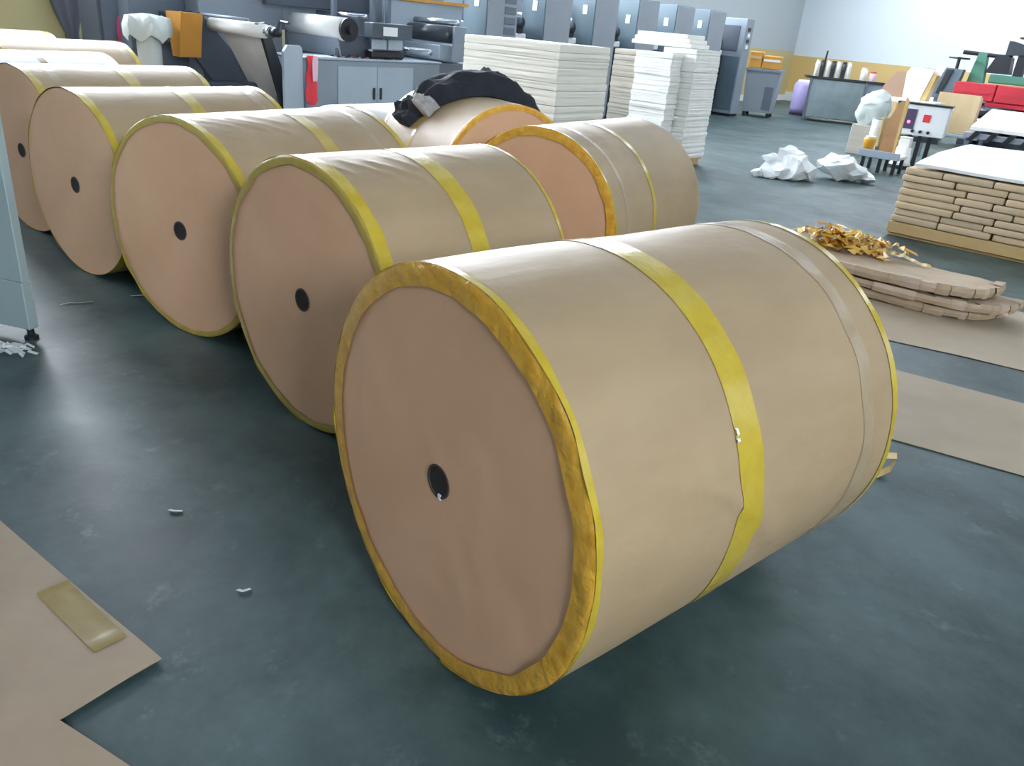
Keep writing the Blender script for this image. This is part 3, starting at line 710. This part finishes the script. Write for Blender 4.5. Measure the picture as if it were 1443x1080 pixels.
# ---- second station: web roll, rollers, box
ws = hthing('web_guide_station', 'grey roller station with white web roll and labelled dark box, above the operator console', 'machine', -.1, 0)
rollerx(ws, 'white_roll', -1.3, -.12, .80, 1.50, .15, 'white_wrap')
link('guide_plate', prism(B(), [(.68, 1.38), (.70, 1.38), (.75, 1.16), (.73, 1.16)], -1.3, -.12, 'YZ'), 'bluegrey', ws)
link('end_plate', lathe(B(), [(0, -.1), (.15, -.1), (.15, -.06), (.06, -.06), (.06, .02), (0, .02)], 28, 'X', mtx=Matrix.Translation((0, .84, 1.50))), 'black', ws)
link('bracket', prism(B(), [(.7, 1.16), (1.9, 1.16), (1.9, 1.26), (1.25, 1.28), (.98, 1.5), (.72, 1.45)], -.2, -.14, 'YZ'), 'darkslate', ws)
bxo = link('motor_box', bx(-.1, .1, 1.12, 1.85, 1.42, 1.62, bev=.01), 'darkslate', ws)
link('nameplate', bx(.101, .106, 1.30, 1.56, 1.46, 1.575), 'label', bxo)
for s_ in (1.32, 1.62): link('guard_plate', bx(-.02, .0, s_ - .13, s_ + .13, 1.28, 1.405), 'palegrey', ws)
link('drive_block', bx(-.12, .06, 1.15, 1.75, 1.165, 1.27, bev=.02), 'black', ws)
rollerx(ws, 'steel_roller', -1.2, .0, 2.85, 1.70, .045, 'steel')
rollerx(ws, 'dark_roller', -1.2, -.02, 2.75, 1.53, .12, 'darkroll')
rollerx(ws, 'steel_roller', -1.2, -.05, 2.35, 1.26, .05, 'steel')
link('cover', bx(-1.1, -.1, 2.6, 3.2, 1.16, 1.38, bev=.01), 'palegrey', ws)
link('rear_sheet', bx(-1.56, -1.51, .76, 4.0, 1.4, 2.4), 'bluegrey', ws)
rollerx(ws, 'steel_roller', -1.2, -.1, 1.15, 1.68, .03, 'steel')
link('roller_plate', bx(.03, .09, 2.72, 2.98, 1.16, 1.66, bev=.01), 'bluegrey', ws)
for s_ in (1.05, 1.75, 2.05): link('post', bx(-.75, -.68, s_, s_ + .06, 1.16, 2.2), 'slate', ws)
link('rear_body', bx(-1.5, -1.32, .78, 4.0, .0, 1.4, bev=.01), 'slate', ws)
link('rear_panel', bx(-1.0, -.95, 2.2, 3.9, 1.2, 1.95, bev=.004), 'palegrey', ws)
link('ledge', bx(-1.1, -.9, 2.2, 4.0, 1.955, 2.0), 'orange', ws)
link('bed', bx(-1.3, -.1, 2.45, 3.9, 0, 1.12, bev=.01), 'slate', ws)
link('top_beam', bx(-1.31, -1.2, .3, 2.2, 1.72, 2.0, bev=.01), 'darkslate', ws)

# ---- press towers
pb = hthing('printing_press', 'long dark printing press body running behind the grey press towers', 'machine', -2.7, 5.0)
link('body', bx(-.5, .75, 0, 10.3, .0, 1.75, bev=.02), 'slate', pb)
link('rail', tube(B(), [(.6, .2, 1.95), (.6, 10, 1.95)], .05, 10), 'steel', pb)
for k in range(6): link('ink_unit', bx(-.2, .7, .75 + 1.61 * k, 1.35 + 1.61 * k, 1.7505, 2.4, bev=.03), 'darkslate', pb)
tl = ['first and nearest', 'second', 'third', 'fourth', 'fifth', 'sixth']
for k in range(6):
    s_ = 4.62 + 1.61 * k; t0_, t1_ = -1.72, -1.15
    tw = hthing('press_tower', 'grey press tower, %s of the six from the left, above the white stacks' % tl[k], 'cabinet', 0, s_, 0, 'press towers')
    link('body', bx(t0_, t1_, 0, .82, .02, 2.5, bev=.012), 'teal', tw)
    link('plinth', bx(t0_ + .02, t1_ - .02, .02, .8, 0, .02), 'black', tw)
    link('operator_side', bx(t1_ + .001, t1_ + .02, .015, .805, .1, 2.48, bev=.006), 'tower_pale', tw)  # operator side in a paler tone than the tower body
    if k == 0:
        for q in range(8): link('vent_slat', bx(t1_ + .021, t1_ + .032, .45, .75, .9 + q * .17, 1.02 + q * .17, bev=.003), 'slate', tw)
    link('label_plate', bx(-1.45, -1.34, -.012, -.001, 2.0 + .04 * (k % 3), 2.17 + .04 * (k % 3)), 'label', tw)
    un = hthing('print_unit', 'dark roller unit with a white pan in the gap after press tower %s' % tl[k].split()[0], 'machine', -1.9, s_ + .9, 0, 'roller units between press towers')
    link('frame', bx(-.05, .5, .05, .6, 0, 1.5, bev=.01), 'black', un)
    link('white_pan', bx(.1, .52, .1, .5, 1.5, 1.62, bev=.02), 'label', un)
    link('roller', tube(B(), [(-.05, .3, 1.8), (.55, .3, 1.8)], .1, 14), 'darkroll', un, smooth=True)
    link('roller_arm', bx(.48, .54, .24, .36, 1.6205, 1.86), 'black', un)
ec = hthing('end_cabinet', 'tall grey control cabinet with a dark window at the right end of the press', 'cabinet', -1.95, 14.3)
link('body', bx(0, 1.02, 0, .42, .06, 2.42, bev=.012), 'bluegrey', ec); link('plinth', bx(.02, 1.0, .02, .4, 0, .06), 'black', ec)
link('window_panel', bx(.34, .86, -.012, -.001, 1.62, 2.24, bev=.003), 'darkslate', ec)
link('door', bx(.06, .98, -.008, -.001, .15, 1.5, bev=.003), 'teal', ec)
link('label_plate', bx(.10, .22, -.008, -.001, 2.05, 2.25), 'label', ec)
for q in range(4): link('button', bx(1.021, 1.035, .12, .26, 1.7 + q * .14, 1.79 + q * .14), 'black' if q % 2 else 'label', ec)

# ------------------------------------------------------------------ things along the end wall
Y_ = lambda x, y, z=0: Vector((x, y, z))
dk = thing('steel_bin', 'dull grey sheet metal bin standing right of the end cabinet', 'bin', Y_(6.05, 23.3), HROT + .3)
link('body', prism(B(), [(-.38, .12), (.38, .12), (.46, 1.18), (-.46, 1.18)], 0, .8, 'XZ'), 'tower_pale', dk)
link('rim', prism(prism(B(), [(-.5, 1.181), (.5, 1.181), (.5, 1.24), (-.5, 1.24)], -.04, .03, 'XZ'), [(-.5, 1.181), (.5, 1.181), (.5, 1.24), (-.5, 1.24)], .78, .84, 'XZ'), 'bluegrey', dk)
link('door', bx(.12, .36, -.012, -.001, .2, .8), 'slate', dk)
for x_ in (-.36, .28):
    for y_ in (.02, .7): link('leg', bx(x_, x_ + .08, y_, y_ + .08, 0, .119), 'black', dk)
for (x_, z_, w_, h_, lb) in ((-.29, 1.25, .34, .42, 'upright orange carton on the grey bin, left one'), (.15, 1.25, .5, .34, 'wide orange carton on the grey bin, right one')):
    c = thing('orange_carton', lb, 'box', Y_(6.05, 23.3, z_) + Matrix.Rotation(HROT + .3, 3, 'Z') @ Vector((x_, .3, 0)), HROT + .3, 'orange cartons on the grey bin')
    link('carton_body', bx(-w_ / 2, w_ / 2, -.18, .18, 0, h_, bev=.02), 'orange', c)
    link('flap', bx(-w_ / 2 + .03, w_ / 2 - .03, -.19, -.1801, h_ * .55, h_ * .72), 'label' if x_ > 0 else 'board', c)
TKR = -.22
tk = thing('metal_tank', 'galvanised sheet metal tank table with a black top rail, near the yellow wall', 'tank', Y_(7.56, 23.82), TKR)
link('tank_body', bx(.03, 1.46, .0, .9, .1, 1.12, bev=.015), 'galv', tk)
link('side_seam', bx(1.465, 1.5, -.02, .9, .05, 1.12), 'slate', tk)
link('top_rail', bx(-.15, 2.35, -.03, .08, 1.121, 1.18), 'black', tk)
link('top_rail', bx(-.15, .0, .081, .9, 1.121, 1.18), 'black', tk)
link('side_panel', bx(1.501, 2.0, .05, .85, .3, 1.12, bev=.01), 'palegrey', tk)
for x_ in (-.05, 1.42, 2.0): link('leg', bx(x_, x_ + .07, -.05, -.021, 0, 1.1205), 'slate', tk)
R_tk = Matrix.Rotation(TKR, 3, 'Z')
for k in range(7):
    c = thing('paint_tube', 'upright %s tube in the row on the metal tank, %s from left' % (('white', 'dark')[k % 2], ('first', 'second', 'third', 'fourth', 'fifth', 'sixth', 'seventh')[k]), 'tube', Y_(7.56, 23.82, 1.122) + R_tk @ Vector((.10 + k * .14, .3, 0)), 0, 'tubes standing on the metal tank')
    link('body', lathe(B(), [(0, 0), (.06, 0), (.065, .4), (.05, .44), (0, .44)], 14), ('white', 'darkroll')[k % 2], c, smooth=True)
    link('cap', lathe(B(), [(0, .441), (.055, .441), (.055, .48), (0, .48)], 14), ('label', 'black')[k % 2], c)
for x_, m_, nm, lb, h_ in ((1.36, 'white', 'cup', 'white cup on the metal tank right of the tubes', .32), (1.60, 'pinkred', 'bottle', 'small red and pink bottle on the metal tank beside the white cup', .24)):
    c = thing(nm, lb, nm, Y_(7.56, 23.82, 1.122) + R_tk @ Vector((x_, .3, 0)))
    link('body', lathe(B(), [(0, 0), (.08, 0), (.095, h_), (.07, h_ + .02), (0, h_ + .02)], 16), 'pinkwhite' if m_ == 'pinkred' else m_, c, smooth=True)
    link('lid', lathe(B(), [(0, h_ + .021), (.075, h_ + .021), (.075, h_ + .06), (0, h_ + .06)], 16), m_, c)
tag(link('rod', tube(B(), [(0, 0, 0), (.03, 0, .66)], .025, 8), 'black', loc=Y_(7.56, 23.82, 1.19) + R_tk @ Vector((.22, .02, 0))), 'thin dark rod sticking up from the tank rail', 'rod')
pd = thing('purple_drum', 'purple plastic drum on the floor left of the metal tank', 'drum', Y_(8.0, 25.6))
link('body', lathe(B(), [(0, .06), (.30, .06), (.34, .2), (.34, .85), (.28, .95), (0, .95)], 24), 'purple', pd, smooth=True)
link('base', lathe(B(), [(0, 0), (.33, 0), (.33, .06), (0, .06)], 24), 'black', pd)
link('lid', lathe(B(), [(0, .951), (.26, .951), (.24, 1.0), (0, 1.0)], 24), 'pinkwhite', pd)

# white plastic bags heaped on the floor
def crumple(bm, c, rx, ry, rz, seed, n=34):
    """crumpled film: hull of random points, folded in along creases"""
    rg = random.Random(seed); pts = []
    for i in range(n):
        d_ = Vector((rg.gauss(0, 1), rg.gauss(0, 1), rg.gauss(0, 1))).normalized(); k = rg.uniform(.86, 1.08)
        pts.append(bm.verts.new((d_.x * rx * k, d_.y * ry * k, d_.z * rz * k)))
    r = bmesh.ops.convex_hull(bm, input=pts)
    junk = list({g for g in list(r['geom_interior']) + list(r['geom_unused']) if isinstance(g, bmesh.types.BMVert)})
    if junk: bmesh.ops.delete(bm, geom=junk, context='VERTS')
    fs = [g for g in r['geom'] if isinstance(g, bmesh.types.BMFace) and g.is_valid]
    es = list({e for f in fs for e in f.edges})
    rs = bmesh.ops.subdivide_edges(bm, edges=es, cuts=3, use_grid_fill=True, smooth=.55)
    vs = {v for f in bm.faces if f.is_valid for v in f.verts if not v.tag}
    for v in vs:
        d_ = v.co.copy(); q = Vector((d_.x / rx, d_.y / ry, d_.z / rz)); sv = Vector((seed * 1.3, seed * .7, seed))
        v.co += d_ * (.10 * noise.noise(q * 2.2 + sv) - .16 * max(0, .25 - abs(noise.noise(q * 1.6 + sv * 2))) * 2)
        v.co += Vector(c); v.co.z = max(v.co.z, .002); v.tag = True
def lobes(items, seed):
    """film bag: a few creased lumps fused together"""
    bm = B(); rg = random.Random(seed)
    for (cx, cy, cz, rx, ry, rz, n) in items:
        pts = []
        for i in range(n):
            d_ = Vector((rg.gauss(0, 1), rg.gauss(0, 1), rg.gauss(0, 1))).normalized(); k = rg.uniform(.85, 1.12)
            pts.append(bm.verts.new((cx + d_.x * rx * k, cy + d_.y * ry * k, max(.002, cz + d_.z * rz * k))))
        r = bmesh.ops.convex_hull(bm, input=pts)
        junk = list({g for g in list(r['geom_interior']) + list(r['geom_unused']) if isinstance(g, bmesh.types.BMVert)})
        if junk: bmesh.ops.delete(bm, geom=junk, context='VERTS')
    bmesh.ops.subdivide_edges(bm, edges=bm.edges, cuts=2, use_grid_fill=True)
    for v in bm.verts:
        q = v.co * 9 + Vector((seed, seed * 2, 0))
        v.co += Vector((noise.noise(q), noise.noise(q + Vector((7, 0, 0))), noise.noise(q + Vector((0, 7, 0))))) * .022
        v.co.z = max(v.co.z, .002)
    return bm
bgo = thing('plastic_bag', 'larger white plastic bag crumpled on the floor, left of the two', 'bag', Vector((3.82, 12.25, 0)), 0, 'white bags on the floor')
link('bag_body', lobes([(0.05, 0, .16, .34, .30, .24, 26), (.02, .08, .30, .24, .22, .15, 18), (.22, -.02, .14, .22, .24, .20, 18), (-.12, .02, .13, .28, .26, .16, 18), (.02, .12, .40, .13, .10, .07, 12)], 4), 'film', bgo)
link('bag_neck', lobes([(-.36, -.04, .05, .20, .16, .08, 16), (-.28, -.1, .08, .18, .14, .10, 14)], 6), 'film', bgo)
link('bag_fold', lobes([(-.26, .12, .27, .15, .10, .08, 14), (-.16, .1, .26, .14, .1, .10, 12)], 8), 'film', bgo)
bgo = thing('plastic_bag', 'flatter white plastic bag crumpled on the floor, right of the two', 'bag', Vector((4.74, 12.6, 0)), 0, 'white bags on the floor')
link('bag_body', lobes([(-.04, 0, .16, .34, .28, .22, 26), (-.14, .02, .24, .22, .2, .16, 16), (.16, .0, .14, .28, .24, .15, 18), (.02, .06, .26, .26, .16, .13, 14)], 13), 'film', bgo)
link('bag_neck', lobes([(.40, -.10, .07, .15, .13, .10, 16), (.3, -.05, .1, .18, .15, .10, 14)], 15), 'film', bgo)

# trolley with box, bucket, tube
ct = thing('supply_trolley', 'low trolley on dark legs with a pale tray, right of the white bags', 'trolley', Y_(5.78, 14.0), HROT)
link('tray', bx(-.22, .42, -.1, .42, .24, .30, bev=.012), 'cream', ct)
link('tray_lip', bx(-.24, .44, -.13, -.1005, .24, .36, bev=.006), 'palegrey', ct)
for x_ in (-.18, .1, .34):
    for y_ in (-.06, .34): link('leg', bx(x_, x_ + .05, y_, y_ + .05, 0, .239), 'black', ct)
bk = thing('bucket', 'small ochre plastic jar on the low trolley', 'jar', W(0, 0) + (Y_(5.68, 14.1) - W(0, 0)) + Vector((0, 0, .302)), 0)
link('body', lathe(B(), [(0, 0), (.085, 0), (.10, .2), (.09, .23), (0, .23)], 20), 'ochre', bk, smooth=True)
link('lid', lathe(B(), [(0, .231), (.08, .231), (.08, .26), (0, .26)], 20), 'label', bk)
pt = thing('paper_tube', 'white paper tube standing behind the ochre jar on the trolley', 'tube', Y_(5.82, 14.35, .302), 0)
link('body', lathe(B(), [(.055, 0), (.075, 0), (.075, .52), (.055, .52)], 20, closed=True), 'white', pt, smooth=True)
link('end_ring', lathe(B(), [(.05, .521), (.078, .521), (.078, .54), (.05, .54)], 20, closed=True), 'palegrey', pt)
cb = thing('cardboard_flap', 'brown cardboard leaf leaning on the trolley, yellow film along its edge', 'cardboard', Y_(6.04, 14.2, .302), HROT)
mt = Matrix.Translation((0, 0, 0)) @ Matrix.Rotation(.16, 4, 'Y')
link('leaf', prism(B(), [(-.12, .0), (.10, .0), (.095, .86), (.04, .86), (-.02, .74), (-.14, .40)], .0, .03, 'XZ'), 'leafcard', cb)
link('film_edge', prism(B(), [(.105, .0), (.14, .0), (.15, .86), (.10, .92)], -.02, .05, 'XZ'), 'palefilm', cb)
bg2 = thing('hazy_bag', 'large translucent white bag bulging on a stand behind the cardboard leaf', 'bag', Y_(6.55, 16.5), HROT)
bm = B(); crumple(bm, (0, 0, .82), .36, .30, .34, 31); link('bag_body', bm, 'bagfilm', bg2, smooth=True)
bm = B(); crumple(bm, (.05, 0, 1.02), .24, .2, .2, 33); link('bag_neck', bm, 'bagfilm', bg2, smooth=True)
link('stand', bx(-.26, .26, -.2, .3, 0, .56, bev=.01), 'greyboard', bg2); link('film_skirt', bx(.265, .33, -.22, .2, .2, .75, bev=.012), 'palefilm', bg2)
cs = thing('control_box', 'white control box with a purple display and red light, on dark legs', 'control box', Y_(6.50, 15.28), HROT + .15)
link('case', bx(0, .86, 0, .35, .56, 1.08, bev=.012), 'label', cs)
link('top_edge', bx(-.02, .88, -.02, .37, 1.081, 1.11), 'black', cs)
ds = link('display', bx(.06, .34, -.012, -.001, .66, 1.0), 'display', cs); link('warning_light', lathe(B(), [(0, 0), (.028, 0), (.02, .014), (0, .014)], 12, mtx=Matrix.Translation((.24, -.0125, .78)) @ Matrix.Rotation(PI / 2, 4, 'X')), 'led', ds)
link('red_sticker', bx(.46, .58, -.008, -.001, .80, .93), 'pinkred', cs)
for q in range(3): link('knob', lathe(B(), [(0, 0), (.03, 0), (.025, .03), (0, .03)], 12, mtx=Matrix.Translation((.34 + .13 * q, -.001, .63)) @ Matrix.Rotation(PI / 2, 4, 'X')), 'black', cs)
link('yellow_side', bx(-.06, -.001, -.01, .2, .54, 1.08, bev=.01), 'palefilm', cs)
for x_ in (.28, .45, .62): link('leg', bx(x_, x_ + .07, .05, .12, 0, .559), 'black', cs)
link('crossbar', bx(.1, .8, .06, .11, .45, .54), 'darkroll', cs)
wp = thing('white_pot', 'white tapered pot on a dark foot under the control box', 'pot', Y_(6.62, 14.85), 0)
link('pot_body', lathe(B(), [(0, .06), (.19, .06), (.15, .12), (.125, .36), (0, .36)], 24), 'white', wp, smooth=True); link('foot', lathe(B(), [(0, 0), (.2, 0), (.2, .06), (0, .06)], 24), 'black', wp)
wc = thing('white_carton', 'small white carton standing on the white pot under the control box', 'box', Y_(6.62, 14.85, .362), HROT)
link('carton_body', bx(-.09, .09, -.08, .08, 0, .16, bev=.008), 'white', wc); link('carton_lid', bx(-.094, .094, -.084, .084, .161, .18, bev=.004), 'label', wc)
br = thing('brown_board_box', 'open brown cardboard box with a rounded flap behind the hazy bag', 'box', Y_(8.0, 20.1), HROT)
link('box_body', bx(-.1, .9, -.2, .5, 0, .98, bev=.01), 'cardtan', br)
link('flap', prism(B(), [(-.02, .985), (.56, .985), (.52, 1.5), (.44, 1.56), (.3, 1.54), (.12, 1.3)], -.0, .04, 'XZ'), 'cardbrown', br)
wt = thing('packing_table', 'white topped packing table behind the control box', 'table', Y_(7.45, 17.6), HROT)
link('table_top', bx(-.45, .75, -.1, .6, .98, 1.05, bev=.01), 'white', wt)
for x_ in (-.4, .65):
    for y_ in (-.06, .5): link('leg', bx(x_, x_ + .06, y_, y_ + .06, 0, .979), 'slate', wt)
wb = thing('upright_sack', 'upright white sack with amber film along its right side, on the packing table', 'sack', Y_(7.75, 17.65, 1.052), HROT)
link('sack_body', prism(B(), [(-.2, 0), (.14, 0), (.26, .52), (.2, .6), (-.18, .62), (-.24, .5)], -.02, .35, 'XZ'), 'white', wb)
link('film_side', prism(B(), [(.145, 0), (.25, 0), (.34, .5), (.27, .56)], -.0, .3, 'XZ'), 'palefilm', wb)

# tan board on a low trolley, white wall panel
lt = thing('low_trolley', 'low steel trolley carrying an upright tan board, left of the red machine', 'trolley', Y_(9.95, 20.3), HROT)
link('deck', bx(-.35, .75, -.2, .4, .2, .27, bev=.01), 'palegrey', lt)
for x_ in (-.3, .62):
    for y_ in (-.15, .3): link('caster', lathe(B(), [(0, -.03), (.09, -.03), (.1, 0), (.09, .03), (0, .03)], 16, 'X', mtx=Matrix.Translation((x_, y_, .1))), 'black', lt)
tb = thing('tan_board', 'large upright tan cardboard board standing on the low trolley', 'board', Y_(9.95, 20.3, .275), HROT)
link('board_face', box(B(), -.42, .52, .0, .06, 0, .9, bev=.006, mtx=Matrix.Rotation(-.04, 4, 'X')), 'cardtan', tb)
link('side_edge', box(B(), .521, .56, .0, .06, 0.0, .86, mtx=Matrix.Rotation(-.04, 4, 'X')), 'cardbrown', tb)
wpn = thing('notice_board', 'plain white panel standing upright behind the tan board, against the yellow dado', 'panel', Y_(10.62, 22.75), HROT)
link('panel_sheet', bx(-.22, .42, 0, .05, .02, 1.72, bev=.004), 'white', wpn); link('foot', bx(-.24, .44, -.06, .11, 0, .0195), 'palegrey', wpn)

# red and green machine at the right edge
rm = hthing('red_cutting_machine', 'red and green machine with black handwheels at the right edge of the hall', 'machine', 3.75, 16.4)
link('bed', bx(.55, 5.0, .3, 1.6, 0, 1.0, bev=.02), 'darkslate', rm)
for k in range(4):
    g = link('guard_panel', bx(.12 + k * .95 if k else .12, .12 + (k + 1) * .95 - .02, -.05, .25, 1.04, 1.44, bev=.02), 'red', rm)
    link('guard_rib', bx(.2 + k * .95, (k + 1) * .95 - .0, -.066, -.0505, 1.2, 1.25), 'red', g)
link('lower_guard', bx(.9, 5.0, -.02, .29, .93, 1.035, bev=.01), 'red', rm)
link('beam', bx(.75, 5.0, .3, .7, 1.46, 1.66, bev=.03, seg=2), 'green', rm)
link('column', prism(B(), [(.25, 1.3), (.65, 1.3), (.55, 2.12), (.36, 2.12)], .35, .6, 'XZ'), 'green', rm)
link('cross_rod', tube(B(), [(.0, .4, 2.10), (1.1, .4, 2.06)], .05, 10), 'black', rm)
link('motor', prism(B(), [(.62, 1.68), (1.15, 1.68), (1.1, 2.05), (1.0, 2.12), (.78, 2.1)], .3, .7, 'XZ'), 'black', rm)
link('bracket_post', bx(1.22, 1.42, .35, .6, 1.661, 2.2), 'black', rm); link('bracket_post', bx(1.58, 1.68, .35, .6, 1.661, 2.2), 'black', rm)
link('bracket_top', prism(B(), [(.95, 2.1), (1.75, 2.16), (1.75, 2.24), (1.05, 2.42), (.95, 2.42)], .3, .62, 'XZ'), 'darkroll', rm)
def wheel(parent, x, y, z, r, st):
    wv = link('handwheel', lathe(B(), [(r - .03, -.02), (r + .02, -.02), (r + .02, .02), (r - .03, .02)], 22, mtx=Matrix.Translation((x, y, z)), closed=True), 'black', parent)
    link('spoke', box(box(B(), x - r + .03, x + r - .03, y - .02, y + .02, z - .015, z + .015), x - .02, x + .02, y - r + .03, y + r - .03, z - .014, z + .014), 'black', wv)
    link('stem', tube(B(), [(x, y, z - st), (x, y, z + .03)], .04, 10), 'black', parent)
wheel(rm, 1.5, .45, 2.5, .36, .3); wheel(rm, .02, .1, 1.95, .22, .28)
link('side_gear', prism(B(), [(-.42, 1.0), (.1, 1.0), (.2, 1.7), (-.2, 1.72)], .05, .3, 'XZ'), 'teal', rm)
link('side_strut', prism(B(), [(-.28, 1.1), (-.16, 1.1), (-.02, 1.68), (-.16, 1.68)], .0, .045, 'XZ'), 'black', rm)
link('side_leg', bx(-.3, .1, .1, .3, 0, .999), 'slate', rm)
link('feed_roller', tube(B(), [(.75, -.15, .83), (1.6, -.15, .83)], .12, 16), 'darkroll', rm, smooth=True)
link('feed_roller', tube(B(), [(.75, -.15, .60), (1.6, -.15, .60)], .09, 16), 'steel', rm, smooth=True)
link('end_block', bx(.55, 1.0, -.1, .29, 0, .92, bev=.01), 'darkslate', rm)
dl = hthing('delivery_table', 'slatted dark delivery table holding white sheets before the red machine', 'table', 4.95, 14.6)
link('table_frame', bx(0, 3.4, -.9, .8, .35, .47, bev=.01), 'tower_pale', dl)
for k in range(9): link('slat', prism(B(), [(.1 + k * .34, .30), (.2 + k * .34, .30), (.36 + k * .34, .52), (.24 + k * .34, .52)], -.96, -.901, 'XZ'), 'black', dl)
for x_ in (.05, 3.2):
    for y_ in (-.8, .65): link('leg', bx(x_, x_ + .1, y_, y_ + .1, 0, .349), 'slate', dl)
ds_ = thing('white_sheets', 'white paper sheets sloping on the slatted delivery table under the red machine', 'paper sheet', W(4.95, 14.6), HROT)
link('sheet_stack', prism(B(), [(-.85, .53), (.5, .53), (.8, .93), (.7, .93), (-.85, .60)], .1, 3.3, 'YZ'), 'white', ds_)
link('top_sheet', prism(B(), [(-.7, .622), (.72, .932), (.72, .937), (-.7, .63)], .25, 3.1, 'YZ'), 'label', ds_)
